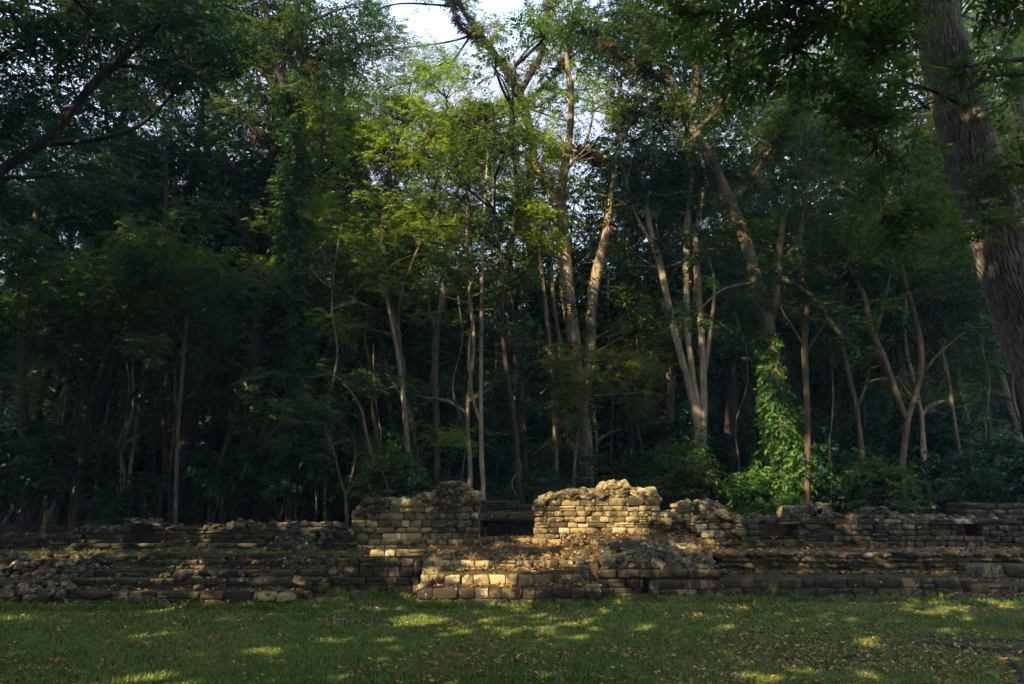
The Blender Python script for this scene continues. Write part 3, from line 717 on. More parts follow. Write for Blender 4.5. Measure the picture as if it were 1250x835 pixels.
# weeds and moss cushions rooted in the joints
WD = Acc()
def weeds(n, pxa, pxb, Y, dy, zf, L=(.03, .07)):
    for _ in range(int(n * .42)):
        px = rng.uniform(pxa, pxb); x = xw(px, Y); yv = Y + rng.uniform(-.02, dy); z = zf(x, yv) if callable(zf) else zf
        kk = 22; u = unit(rng.normal(0, 1, (kk, 3)) + [0, -.3, .5]); q = np.array([[x, yv, z]]) + u * rng.uniform(.01, .06, (kk, 1)) * [1.8, 1, .8]
        l = rng.uniform(*L, kk); V, F = leafquads(q, u, unit(rng.normal(0, 1, (kk, 3))), l, l * .5, .2); WD.add(V, F, rng.uniform(.2, .9))
weeds(70, 0, 430, 14.25, .3, ZL + .02); weeds(60, 60, 420, 13.4, .5, lambda x, y: float(np.interp(y, [13.3, 13.9], [.45, .8]))); weeds(50, 505, 730, 14.1, .8, lambda x, y: float(zs(x, y))); weeds(25, 510, 620, 13.4, .3, .72)
weeds(40, 880, 1250, 14.05, .3, zl + .01); weeds(50, 880, 1250, 14.45, .8, zu + .02); weeds(70, 885, 1010, 15.6, .15, lambda x, y: zu + float(rng.uniform(.02, .25))); weeds(60, 735, 875, 14.2, 1.4, lambda x, y: float(zr(x, y)) + .05); weeds(40, 430, 580, 16.2, .8, Zt(606, 16)); weeds(25, 655, 800, 16.2, .8, Zt(597, 16)); weeds(90, 800, 1250, 16.0, .6, Zt(631, 16)); weeds(60, 0, 430, 15.9, .4, Zt(645, 15.8))
weeds(40, 580, 640, 18.0, .3, Zt(614, 18)); weeds(40, 400, 510, 13.82, .02, lambda x, y: float(rng.uniform(.1, .9)))
M_WEED = mat_vary('weed_leaves', [(0, (.020, .030, .010)), (.5, (.045, .058, .016)), (1, (.085, .095, .026))], .25)
wo_ = WD.build('weeds', M_WEED, stuff=True); tag(wo_, 'small weeds and moss cushions rooted in the joints of the ruin', 'weeds')
lo = LIT.build('fallen_leaves', M_LITTER, stuff=True); tag(lo, 'dry brown leaves scattered over the stone ledges and steps', 'leaf litter')
# ------------------------------------------------------------------ ground sheet
def lines(segs):
    o = []
    for a, b, s in segs: o.append(np.arange(a, b, s))
    return np.r_[np.concatenate(o), segs[-1][1]]
xs = lines([(-500, -100, 40), (-100, -30, 5), (-30, -12, .8), (-12, 12, .12), (12, 30, .8), (30, 100, 5), (100, 500, 40)])
ys = lines([(-300, -40, 30), (-40, -5, 3), (-5, 5, .8), (5, 16, .1), (16, 60, .8), (60, 120, 4), (120, 700, 30)])
Xg, Yg = np.meshgrid(xs, ys); Zg = H(Xg, Yg) + .012 * fbm(Xg, Yg, 21, 9, 3) * (np.abs(Xg) < 13) * (Yg < 16) * (Yg > 5)
nx, ny = len(xs), len(ys); i = np.arange(ny - 1)[:, None] * nx + np.arange(nx - 1)[None]
m, nt = newmat('lawn_and_forest_floor'); n = N(nt); p = n.pos()
f1 = n.noise(.7, 5, .65, p); f2 = n.noise(4.0, 5, .7, p); f3 = n.noise(40, 4, .7, p)
gr = n.ramp(f2, [(.3, (.020, .036, .009)), (.55, (.036, .060, .013)), (.75, (.055, .070, .020))])
so = n.ramp(f2, [(.3, (.028, .020, .012)), (.6, (.06, .042, .024)), (.8, (.09, .06, .03))])
col = n.mix(n.ramp(n.math('ADD', n.math('MULTIPLY', f1, .6), n.math('MULTIPLY', f2, .4)), [(.50, (0,) * 3), (.60, (.85,) * 3)]), gr, so)
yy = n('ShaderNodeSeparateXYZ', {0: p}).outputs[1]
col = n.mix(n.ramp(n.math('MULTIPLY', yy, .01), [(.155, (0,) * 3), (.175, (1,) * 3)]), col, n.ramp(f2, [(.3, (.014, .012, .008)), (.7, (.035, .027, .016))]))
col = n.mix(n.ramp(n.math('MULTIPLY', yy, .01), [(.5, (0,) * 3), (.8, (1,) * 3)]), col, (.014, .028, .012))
col = n.mix(n.ramp(f3, [(.35, (.6,) * 3), (.55, (0,) * 3)]), col, (.01, .012, .005))
n.out(n('ShaderNodeBsdfPrincipled', {'Base Color': col, 'Roughness': .95, 'Specular IOR Level': .1,
      'Normal': n('ShaderNodeBump', {'Strength': 1.0, 'Distance': .03, 'Height': n.math('ADD', f2, f3)}).outputs[0]}).outputs[0])
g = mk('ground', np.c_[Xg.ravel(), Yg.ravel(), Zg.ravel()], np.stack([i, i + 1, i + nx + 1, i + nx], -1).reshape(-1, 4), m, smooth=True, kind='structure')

# grass blades
M_GRASS = mat_vary('grass_blades', [(0, (.042, .064, .009)), (.4, (.092, .140, .018)), (.7, (.150, .205, .028)), (.9, (.22, .21, .045)), (1, (.26, .20, .075))], .35)
NB = 560000
y = 6.3 + 8.2 * rng.uniform(0, 1, NB) ** 1.15; x = rng.uniform(-1, 1, NB) * (y * .80 + .6)
pat = fbm(x, y, 31, 1.4, 5)
keep = rng.uniform(0, 1, NB) < np.clip(.66 - pat * .7 - .35 * (fbm(x, y, 37, 7, 2) > .25), .06, 1)
x, y, pat = x[keep], y[keep], pat[keep]; m_ = len(x)
tall = np.clip(fbm(x, y, 33, 2.3, 3), -1, 1); edge = (y > 12.2) * .3
hgt = (.022 + .020 * (tall + 1) + .015 * edge) * rng.uniform(.5, 1.4, m_)
far = (y - 6) / 8; wdt = .0035 + .004 * far
az = rng.uniform(0, 6.28, m_); bend = rng.uniform(.1, .9, m_)
b = np.c_[x, y, H(x, y) + .002]; sd = np.c_[-np.sin(az), np.cos(az), 0 * az] * (wdt * rng.uniform(.7, 1.5, m_))[:, None]
tip = b + np.c_[np.cos(az) * hgt * bend, np.sin(az) * hgt * bend, hgt]
midp = b + np.c_[np.cos(az) * hgt * bend * .3, np.sin(az) * hgt * bend * .3, hgt * .6]
V = np.stack([b - sd, b + sd, midp + sd * .8, midp - sd * .8, tip], 1).reshape(-1, 3)
k = np.arange(m_)[:, None] * 5
R = np.clip(.50 + .30 * fbm(x, y, 35, 1.0, 3) + .15 * fbm(x, y, 36, 6, 2) + rng.normal(0, .22, m_) + .0 * edge, 0, 1)
gb = mk('grass', V, [k + [[0, 1, 2, 3]], k + [[3, 2, 4]]], M_GRASS, None, np.repeat(R, 5), stuff=True)
tag(gb, 'short green lawn grass in front of the ruin', 'grass')
# leaves fallen on the lawn
GL = Acc()
def glit(n, x0, x1, y0, y1, L): litter(n, x0, x1, y0, y1, lambda x, y: H(x, y) + .02, L, .012, GL)
for _ in range(95):
    yy_ = rng.uniform(7.2, 13.5); xx_ = rng.uniform(-.75, .85) * yy_; w_ = rng.uniform(.15, .95) ** 1.3
    glit(int(190 * w_), xx_ - w_, xx_ + w_, yy_ - w_ * .4, yy_ + w_ * .4, (.02, .075))
glit(5200, -10.5, 11, 6.6, 13.6, (.02, .075)); glit(4200, 1.5, 9, 7, 10.5, (.02, .07)); glit(1200, 3, 8, 8.3, 9.6, (.03, .08)); glit(1500, 1.8, 11, 12.3, 13.8, (.03, .07)); glit(300, -2, 2, 12.2, 12.9, (.03, .07))
o = GL.build('fallen_leaves', M_LITTER, stuff=True); tag(o, 'dry brown and yellow leaves scattered across the lawn', 'leaf litter')
# tufts and seedlings by the wall feet
def tufts(acc, n, fx, h=(.08, .2)):
    for _ in range(n):
        q = fx(); kk = 26; az = rng.uniform(0, 6.28, kk); el = rng.uniform(.5, 1.4, kk)
        d = np.c_[np.cos(az) * np.cos(el), np.sin(az) * np.cos(el), np.sin(el)]
        l = rng.uniform(*h, kk) * rng.uniform(.4, 1.2); V, F = leafquads(np.repeat([q], kk, 0) + rng.normal(0, .05, (kk, 3)) * [1, 1, 0], d, unit(rng.normal(0, 1, (kk, 3))), l, .018, .3)
        acc.add(V, F, rng.uniform(.2, .8))
ac = Acc()

def fx():
    px = rng.uniform(-20, 1270); Y = 12.6 if px < 395 else (13.7 if px < 505 or px > 735 else 12.85)
    if px > 1160: Y = 13.1
    x = xw(px, Y); yv = Y - rng.uniform(-.05, .25); return [x, yv, float(H(x, yv))]
tufts(ac, 620, fx, (.10, .27))
def fx(): px = rng.uniform(0, 430); x = xw(px, 14.5); return [x, rng.uniform(14.3, 14.6), ZL]
tufts(ac, 90, fx, (.04, .10))
def fx(): px = rng.uniform(330, 380); x = xw(px, 12.6); yv = rng.uniform(12.2, 12.7); return [x, yv, float(H(x, yv))]
tufts(ac, 14, fx, (.1, .24))
o = ac.build('grass_tufts', M_GRASS, stuff=True); tag(o, 'taller grass tufts growing along the foot of the ruin and on its ledges', 'grass')

# ------------------------------------------------------------------ trees
def wpath(path, Y):
    pts, rad = [], []
    for q in path:
        yy = Y + (q[3] if len(q) > 3 else 0); w = P(q[0], q[1], yy); pts.append(w); rad.append(q[2] * pxm(yy, w[2]) / 2 * (.92 if q[2] < 40 else 1) * (FPX / math.sqrt(FPX ** 2 + (q[0] - 625) ** 2 + (417.5 - q[1]) ** 2)) ** 1.0 * (1 if q[2] < 40 else .9))
    return np.array(pts), np.array(rad)
SUNNY = []
def tree(name, label, cat, Y, path, limbs=(), blobs=(), bark=None, leaf=None, kind='broad', seg=12, group=None, epi=0, vine=None, wob=.06, extra_leaf=None, base=True, epi_limbs=None, per=16, scale=1.0):
    bark = bark or M_TAN; leaf = leaf or M_BROAD
    pts, rad = wpath(path, Y)
    if base:
        z0 = float(H(pts[0][0], pts[0][1])) - .15
        if pts[0][2] > z0 + .1:
            pts = np.vstack([[pts[0][0] + (pts[0][0] - pts[1][0]) * .1, pts[0][1], z0], pts]); rad = np.r_[rad[0] * 1.25, rad]
    loc = (pts[0][0], pts[0][1], float(H(pts[0][0], pts[0][1])) if base else pts[0][2])
    T = empty(name, loc, label, cat, group)
    def ended(p, r):   # every limb runs out to a thin tip
        e = p[-1] + (p[-1] - p[-2]) * .5 + rng.normal(0, .1, 3); e2_ = e + (p[-1] - p[-2]) * .35 + rng.normal(0, .2, 3)
        return np.vstack([p, e, e2_]), np.r_[r, r[-1] * .55, r[-1] * .12]
    pts, rad = ended(pts, rad)
    W = Acc(); add_tube(W, pts, rad, .5, seg=seg, step=.3, wob=wob); allp = [pts]
    for l in limbs:
        lp, lr = ended(*wpath(l, Y)); allp.append(lp); add_tube(W, lp, lr, .5, seg=max(6, seg - 2), step=.3, wob=wob)
    if blobs:
        A = Acc(); E = None
        for q in allp:       # side twigs with a little foliage
            qq = catmull(q, 30)[17:]
            for _ in range(max(3, int(len(q) * 1.1))):
                s0 = qq[rng.integers(0, len(qq))]; az = rng.uniform(0, 6.28); ln = rng.uniform(.5, 1.5)
                s1 = s0 + np.array([math.cos(az), math.sin(az), rng.uniform(-.1, .8)]) * ln; sm = (s0 + s1) / 2 + rng.normal(0, .12, 3)
                add_tube(W, [s0, sm, s1], [.028, .018, .006], .5, seg=5, step=.25, wob=0)
                crown_blob(A, None, s1, [.42, .42, .25], int(rng.integers(8, 26)), kind if kind != 'big' else 'broad', None, 8)
        nodes = np.vstack([catmull(q, 14) for q in allp])
        for bq in blobs:
            px, py, dY, rx, rz, n = bq[:6]; kd = bq[6] if len(bq) > 6 else kind
            c = P(px, py, Y + dY); s = pxm(Y + dY, c[2]); r = np.array([rx * s, (rx + rz) / 2 * s, rz * s])
            d = np.linalg.norm(nodes - c, axis=1) + (nodes[:, 2] > c[2]) * 1.0
            crown_blob(A, W, c, r, n, kd, nodes[np.argmin(d)], per, scale)
        A.build('crown', leaf, T)
    W.build('trunk', bark, T, smooth=True)
    if epi:
        E = Acc()
        src = [allp[j] for j in (epi_limbs if epi_limbs is not None else range(len(allp)))]
        src = np.vstack([catmull(q, 40)[10 if len(src) == 1 else 4:] for q in src])
        q = src[rng.integers(0, len(src), epi)] + rng.normal(0, .10, (epi, 3))
        kk = 34; c = np.repeat(q, kk, 0); d = unit(rng.normal(0, 1, c.shape) + [0, 0, .25]); l = np.repeat(rng.uniform(.18, .5, epi), kk) * rng.uniform(.6, 1.2, len(c))
        V, F = leafquads(c, d, unit(rng.normal(0, 1, c.shape)), l, .028, .35)
        E.add(V, F, np.repeat(np.clip(np.repeat(rng.uniform(0, 1, epi), kk) + rng.normal(0, .15, len(c)), 0, 1), 4))
        E.build('epiphyte_growth', M_EPI, T, stuff=True)
    if vine:
        mt, lv = vine[0], Acc()
        for vp, vr, nl, L in vine[1]:
            vpts, vrad = wpath(vp, Y); q = catmull(np.column_stack([vpts, vrad]), 200)[rng.integers(0, 200, nl)]
            az = rng.uniform(0, 6.28, nl); rr = q[:, 3] * rng.uniform(.25, 1.0, nl) ** .5 * (1 + .35 * np.sin(q[:, 2] * 3.1 + az * 2)) * vr
            out = np.c_[np.cos(az), np.sin(az), 0 * az]; c = q[:, :3] + out * rr[:, None] + rng.normal(0, .05, (nl, 3))
            d = unit(out * .6 + np.c_[rng.normal(0, .5, (nl, 2)), -.5 + rng.normal(0, .3, nl)])
            V, F, R = sprays(c, d, .22, 5, L, L * .5, .6, .3); lv.add(V, F, R)
        lv.build('vine', mt, T)
    return T

# the big furrowed tree at the right edge
Yb_ = 10.0
pts, rad = wpath([(1405, 815, 190), (1385, 760, 150), (1345, 650, 116), (1300, 510, 98), (1256, 400, 88), (1222, 300, 82), (1190, 200, 77), (1162, 100, 72), (1144, 20, 64), (1128, -90, 56), (1110, -190, 48)], Yb_)
BT = empty('big_tree', (pts[0][0], pts[0][1], 0), 'massive leaning tree with furrowed grey bark and surface roots at the right edge', 'tree')
a = Acc(); add_tube(a, pts, rad, .5, seg=420, step=.045, wob=.03, bark=.045, seed=3); a.build('trunk', M_BIG, BT)
def gpt(px, py, h=.03):
    # ground point seen at a pixel
    dv = 417.5 - py; wy = FPX * cT - dv * sT; wz = FPX * sT + dv * cT; k = (CZ - h) / -wz
    for _ in range(4): k = (CZ - h - float(H((px - 625) * k, wy * k))) / -wz
    return np.array([(px - 625) * k, wy * k, CZ + wz * k])
def root(lst, r0, r1):
    p = np.array([gpt(a_, b_, .015) for a_, b_ in lst]); a = Acc(); add_tube(a, p, np.linspace(r0, r1, len(p)) * .68, .5, seg=14, step=.08, wob=.16, seed=len(lst) + int(lst[0][0])); a.build('root', M_DKB, BT, smooth=True)
root([(1350, 790), (1290, 796), (1240, 797), (1200, 795), (1165, 791), (1130, 786), (1100, 788), (1075, 790), (1055, 797), (1030, 803)], .11, .025)
root([(1330, 782), (1270, 786), (1215, 784), (1160, 787), (1130, 786)], .09, .05)
root([(1185, 790), (1168, 782), (1155, 777), (1148, 775), (1135, 777), (1115, 779), (1060, 780), (1010, 777), (955, 773), (915, 771)], .05, .02)
root([(1262, 790), (1236, 797), (1232, 806), (1245, 822), (1258, 850)], .075, .06)
root([(1128, 786), (1118, 790), (1114, 798), (1112, 806)], .045, .02)
W = Acc(); A = Acc()
bl = [[(1148, -60, 14), (1080, -40, 11, -1), (1000, -10, 9, -1.5), (930, 20, 7, -2), (870, 50, 4, -2.2)],
      [(1180, 130, 8, -.6), (1130, 108, 5, -1.2), (1090, 100, 4, -1.5), (1050, 104, 3, -1.8)],
      [(1270, 70, 12, -.8), (1210, 76, 6, -1.1), (1170, 82, 4, -1.3), (1128, 76, 3, -1.4)],
      [(1260, 90, 9, -.9), (1215, 92, 7, -1.2), (1180, 110, 4, -1.3), (1135, 126, 3, -1.4)],
      [(1290, 262, 6, -.9), (1230, 266, 4, -1.2), (1190, 272, 3, -1.4), (1140, 276, 2.5, -1.6), (1090, 276, 2, -1.8)],
      [(1150, -40, 9), (1100, -60, 8, -2), (1020, -60, 7, -3), (940, -30, 5, -3.4)],
      [(1300, -20, 10), (1270, 10, 9, -1), (1225, 30, 7, -2)]]
for l in bl: lp, lr = wpath(l, Yb_); add_tube(W, lp, lr, .5, seg=8, step=.15, wob=.08)
for px, py, dY, rx, rz, nn in [(910, 25, -2, 55, 30, 80), (850, 20, -2.4, 40, 25, 50), (970, 60, -1.8, 65, 40, 120), (1035, 20, -1.5, 65, 30, 150), (890, 75, -2, 30, 20, 30),
      (1035, 120, -1.4, 50, 34, 120), (1070, 175, -1.2, 40, 30, 90), (1235, 5, -1.8, 40, 16, 60), (1240, 110, -1.0, 16, 40, 26), (1062, 60, -1.2, 30, 36, 80), (1248, 200, -1.0, 28, 50, 70),
      (1080, 262, -1.4, 60, 26, 90), (1205, 268, -1.4, 26, 9, 8), (1178, 80, -1.4, 18, 10, 5), (960, -5, -2.6, 80, 22, 100)]:
    c = P(px, py, Yb_ + dY); s = pxm(Yb_ + dY, c[2]); crown_blob(A, W, c, [rx * s, (rx + rz) * .5 * s, rz * s], nn, 'near', None, 9)
topc = pts[-1]      # the trunk divides above the picture
for az, up_, ln in ((.4, .7, 4.5), (2.2, .8, 4.0), (3.6, 1.2, 4.5), (5.2, .9, 4.0)):
    p1 = topc + np.array([math.cos(az) * ln * .5, math.sin(az) * ln * .5, ln * up_ * .45]); p2 = topc + np.array([math.cos(az) * ln, math.sin(az) * ln, ln * up_])
    add_tube(W, [topc - [0, 0, .4], p1, p2], [.22, .15, .06], .5, seg=10, step=.3, wob=.08)
    for f in (.6, 1.0): crown_blob(A, W, topc + (p2 - topc) * f + [0, 0, .3], [1.7, 1.7, 1.1], 190, 'broad', None, 12)
A.build('crown', M_BROAD, BT); W.build('branches', M_DKB, BT, smooth=True)

# ---- the trees that read one by one
tree('leaning_tree', 'stout tan tree leaning left with leafy green vine round its foot', 'tree', 20,
     [(968, 640, 16), (962, 605, 19), (957, 560, 21), (948, 470, 21), (933, 380, 20), (913, 305, 17), (893, 250, 15), (868, 195, 14), (842, 150, 13), (820, 100, 14), (800, 60, 11), (782, 10, 8)],
     [[(842, 150, 12), (850, 100, 10), (846, 45, 8), (832, -10, 5)], [(822, 105, 10), (790, 88, 8), (755, 70, 6), (730, 50, 4)], [(893, 250, 8), (925, 205, 6), (955, 160, 4)],
      [(938, 400, 13), (950, 350, 10), (952, 300, 9), (962, 235, 6), (975, 180, 4)], [(850, 160, 8), (890, 120, 6), (905, 80, 4)], [(925, 345, 5, -.3), (885, 352, 3, -1), (860, 372, 2, -1.4)], [(955, 340, 6, -.2), (990, 360, 7, -.6), (1014, 392, 7, -.8)]],
     [(780, 20, 0, 55, 35, 190), (820, 70, 0, 60, 38, 230), (750, 70, .5, 45, 30, 130), (860, 30, 0, 60, 35, 230), (870, 110, .6, 55, 35, 170), (800, 130, .8, 55, 22, 120), (930, 170, 0, 45, 40, 130), (965, 230, .5, 40, 45, 120), (905, 215, .4, 28, 35, 60), (975, 300, 1, 40, 30, 80), (880, 300, 1.2, 40, 30, 70), (730, 25, 0, 45, 28, 130), (905, 270, -.5, 34, 18, 60), (850, 175, -.5, 40, 18, 70), (940, 330, -.4, 30, 16, 40), (800, 40, -.5, 50, 30, 130)],
     M_TAN, M_BROAD, 'small', seg=16, epi=90, epi_limbs=[1, 2, 3, 5], wob=.08,
     vine=(M_VINE, [([(965, 628, 30), (962, 585, 44), (955, 540, 40), (948, 500, 24), (942, 460, 26), (934, 405, 14)], 1.0, 1000, .15), ([(995, 600, 26), (978, 550, 34), (962, 500, 16)], 1.0, 150, .16), ([(925, 600, 20), (940, 540, 26), (938, 480, 14)], 1.0, 120, .15)]))
tree('twin_tree', 'tall pale trunk at the centre with a curved second stem on its right', 'tree', 22,
     [(718, 600, 17), (714, 530, 17), (703, 440, 18), (693, 360, 19), (687, 295, 19), (683, 255, 17), (691, 195, 11), (697, 130, 9), (690, 60, 6)],
     [[(712, 500, 12), (720, 440, 13), (721, 385, 15), (730, 325, 14), (740, 285, 10), (750, 215, 8), (762, 160, 7), (775, 135, 4)], [(684, 262, 12), (664, 222, 10), (645, 192, 8), (610, 180, 6)],
      [(752, 205, 7), (730, 187, 8), (705, 186, 6)], [(690, 210, 5), (712, 180, 4), (722, 150, 3)], [(760, 170, 7), (772, 145, 7), (790, 138, 4)]],
     [(620, 185, 0, 55, 30, 200, 'feather'), (655, 235, .5, 50, 26, 160, 'feather'), (590, 230, .5, 45, 28, 130, 'feather'), (700, 190, .8, 50, 35, 130), (700, 110, 1, 50, 40, 130), (640, 290, 1.5, 50, 35, 110), (735, 280, 2, 30, 22, 30), (765, 250, 1.5, 28, 22, 50), (660, 130, 1, 40, 35, 150, 'feather'), (610, 340, 1.8, 50, 35, 120), (690, 250, 1.6, 50, 30, 120), (600, 270, 1.6, 50, 30, 130, 'feather'), (760, 330, 2.5, 40, 40, 110), (650, 390, 2, 40, 30, 70), (740, 200, 2, 26, 26, 50)],
     M_PALE, M_FEATHER, 'small', seg=16, epi=90, epi_limbs=[1, 2, 3, 5], wob=.07,
     vine=(M_IVY, [([(718, 600, 26), (714, 550, 24), (710, 500, 12)], 1.0, 120, .12)]))
tree('canopy_tree', 'tall tree whose dark mossy limbs cross the bright sky at the top centre', 'tree', 27,
     [(668, 600, 13), (662, 480, 13), (654, 360, 12), (645, 250, 12), (650, 180, 12), (634, 115, 13), (603, 65, 10), (570, 20, 8), (545, -25, 6)],
     [[(634, 115, 9), (662, 62, 8), (668, 20, 6), (672, -20, 4)], [(603, 65, 7), (560, 30, 5), (548, -10, 4)], [(640, 130, 7), (690, 75, 6), (700, 30, 5), (715, -10, 4)]],
     [(655, 25, 0, 30, 26, 90), (695, 50, 0, 40, 38, 160), (615, 95, 0, 26, 28, 70), (725, 10, 0, 45, 25, 140), (650, 85, .5, 30, 25, 70), (560, -5, 0, 26, 12, 50), (715, 110, .5, 26, 28, 70), (640, 165, 1, 30, 20, 80), (480, 60, 1, 40, 26, 110), (440, 20, 1, 40, 26, 90), (760, 60, 1, 50, 40, 170), (700, 150, 1.5, 30, 24, 80), (740, 130, 2, 26, 26, 50), (520, 110, 1, 40, 20, 70)],
     M_DKB, M_WARM, 'small', epi=230, epi_limbs=[0, 1, 2, 3])
tree('feathery_tree', 'light green feathery tree left of centre, catching the sun', 'tree', 21,
     [(506, 600, 9), (498, 540, 10), (492, 460, 10), (482, 400, 9), (470, 330, 9), (468, 260, 8), (476, 205, 7), (495, 140, 5)],
     [[(470, 330, 5), (445, 300, 4), (415, 280, 3)], [(468, 270, 6), (440, 215, 5), (430, 180, 3)], [(476, 205, 5), (520, 180, 4), (560, 150, 3)], [(490, 440, 6), (486, 380, 5), (500, 330, 4), (512, 300, 3)], [(492, 470, 5), (500, 500, 7), (506, 540, 7)]],
     [(430, 185, 0, 60, 24, 190), (480, 145, 0, 60, 28, 210), (545, 120, 0, 48, 36, 200), (450, 245, 0, 80, 22, 230), (405, 300, -.4, 55, 26, 190), (520, 205, .3, 60, 30, 180), (435, 340, -.5, 60, 18, 130), (560, 165, .3, 45, 30, 130), (385, 265, 0, 40, 22, 110), (500, 280, .5, 60, 26, 150), (415, 390, -.5, 40, 16, 60), (580, 280, .8, 40, 28, 90), (395, 165, .3, 40, 22, 110), (545, 75, .6, 36, 24, 120), (470, 110, .6, 40, 26, 110), (460, 390, .5, 50, 20, 90), (340, 330, .2, 40, 26, 90), (600, 150, .8, 40, 28, 120), (470, 185, 1, 90, 30, 200), (560, 205, 1.2, 70, 40, 260), (500, 300, 1.4, 80, 34, 200), (600, 320, 2, 60, 30, 120), (520, 380, 2, 60, 26, 90), (560, 240, 1.5, 60, 30, 150), (400, 230, .8, 60, 30, 150)],
     M_TAN, M_FEATHER, 'feather', epi=50, epi_limbs=[2, 3],
     vine=(M_IVY, [([(506, 600, 30), (498, 540, 26), (492, 470, 14)], 1.0, 200, .12), ([(470, 330, 10), (468, 260, 18), (476, 200, 12)], 1.0, 120, .11)]))
tree('forked_tree', 'slim trunk with a pale kinked fork behind the tall left wall fragment', 'tree', 22,
     [(534, 600, 8), (533, 520, 9), (531, 450, 9), (533, 405, 9), (541, 365, 9), (535, 325, 8), (526, 285, 7), (535, 200, 5)],
     [[(533, 410, 7), (523, 375, 6), (519, 330, 5), (512, 280, 3)], [(526, 290, 5), (550, 250, 4), (565, 220, 3)]],
     [(540, 260, 1, 40, 30, 110, 'small'), (500, 330, 1.5, 35, 26, 70, 'small'), (560, 330, 1.5, 36, 30, 80, 'small'), (545, 440, 2, 26, 22, 40)],
     M_TAN, M_FEATHER, 'feather')
tree('slender_tree', 'very thin pale straight trunk rising behind the doorway gap', 'tree', 19.5,
     [(590, 600, 7), (588, 560, 6.5), (587, 470, 5.5), (588, 380, 5), (590, 300, 4.5), (593, 230, 3.5), (595, 190, 2)],
     [[(588, 520, 5), (577, 485, 4), (572, 430, 4), (577, 390, 3.5), (572, 355, 3)], [(591, 300, 2.5), (575, 270, 2)]],
     [(592, 215, 0, 26, 22, 50), (572, 350, .5, 18, 14, 20)], M_PALE, M_BROAD, 'small', seg=10)
tree('multi_stem_tree', 'clump of three pale pinkish stems fanning upward behind the tall sunlit wall', 'tree', 21,
     [(860, 610, 13), (857, 560, 12), (850, 510, 11), (841, 470, 10), (826, 415, 9), (815, 365, 9), (806, 320, 8), (793, 275, 7), (786, 225, 5)],
     [[(857, 560, 11), (859, 480, 10), (856, 400, 9), (851, 335, 9), (850, 290, 7), (858, 240, 5)], [(856, 520, 9), (842, 430, 8), (838, 360, 9), (838, 300, 9), (841, 250, 7), (848, 200, 5)], [(815, 370, 6), (800, 310, 5), (780, 270, 3)], [(858, 470, 6), (868, 400, 5), (872, 350, 4)]],
     [(790, 205, 0, 50, 32, 300), (845, 205, 0, 45, 35, 300), (765, 245, .4, 36, 26, 170), (815, 250, 1, 50, 22, 170), (800, 170, .8, 40, 20, 120), (870, 260, 1.5, 30, 30, 80), (820, 330, 2, 30, 26, 70)],
     M_PALE, M_DARK, 'small', seg=12, vine=(M_IVY, [([(860, 610, 30), (857, 560, 26), (850, 520, 14)], 1.0, 160, .12)]))
tree('ivy_clad_tree', 'dark trunk sleeved in hanging ivy left of centre with a bushy dark crown', 'tree', 20,
     [(358, 620, 11), (362, 520, 12), (368, 440, 12), (366, 340, 12), (359, 260, 13), (360, 190, 12), (350, 120, 10), (332, 60, 9), (322, 0, 7)],
     [[(359, 260, 7), (385, 215, 5), (395, 150, 4), (380, 90, 3)], [(350, 120, 6), (300, 70, 5), (260, 50, 3)], [(358, 200, 6), (320, 170, 4), (300, 150, 3)]],
     [(330, 40, 0, 60, 35, 240), (395, 50, 0, 55, 32, 220), (290, 80, .3, 55, 35, 190), (440, 55, .5, 50, 32, 170), (300, 150, .6, 50, 30, 130), (395, 110, .4, 50, 30, 150), (260, 30, .5, 55, 30, 170), (420, 10, 0, 40, 20, 110)],
     M_DKB, M_BROAD, 'small', vine=(M_IVY, [([(366, 430, 22), (366, 340, 26), (359, 250, 30), (360, 180, 30), (350, 110, 22)], 1.0, 1300, .13), ([(366, 560, 14), (368, 480, 20), (366, 400, 22)], 1.0, 420, .12), ([(345, 340, 8), (347, 280, 14), (350, 220, 20)], 1.0, 200, .12)]), epi=20)
tree('dark_forked_tree', 'thick dark trunk forking in a Y, left of the ivy clad tree', 'tree', 23,
     [(294, 610, 19), (300, 560, 18), (308, 480, 17), (316, 400, 16), (322, 345, 15), (340, 300, 10), (352, 240, 8)],
     [[(322, 350, 11), (310, 310, 9), (290, 265, 7), (275, 210, 5)], [(290, 265, 5), (255, 240, 4), (230, 215, 3)]],
     [(275, 210, 0, 60, 35, 200), (340, 230, .5, 50, 35, 140), (230, 240, .5, 45, 35, 130), (310, 290, 1.5, 50, 30, 90)], M_DKB, M_DARK, 'small', seg=14)
tree('overhanging_tree', 'dark tree at the left edge with a crooked limb across the top left corner', 'tree', 14,
     [(-110, 700, 46), (-105, 500, 44), (-95, 380, 40), (-70, 270, 30), (-110, 140, 20), (-120, 0, 14)],
     [[(-70, 275, 22), (-30, 232, 19), (10, 202, 16), (60, 168, 15), (95, 125, 14), (125, 92, 12), (160, 62, 10), (195, 30, 7), (220, -10, 5)], [(50, 176, 9), (100, 173, 8), (140, 165, 8), (172, 152, 7), (205, 122, 4), (236, 88, 3)], [(-90, 180, 14), (-20, 90, 10), (40, 40, 8), (90, 10, 5)], [(125, 92, 5), (120, 50, 4), (135, 10, 3)]],
     [(40, 60, 0, 75, 40, 260), (130, 50, 0, 60, 32, 190), (20, 140, .4, 50, 34, 130), (200, 30, 0, 60, 26, 170), (110, 130, .6, 45, 24, 80), (10, 10, 0, 70, 26, 190), (90, 0, -.5, 60, 22, 140), (60, 215, .6, 70, 24, 90), (190, 85, .8, 40, 20, 50)],
     M_DKB, M_DARK, 'near', seg=14, per=12, scale=1.15)
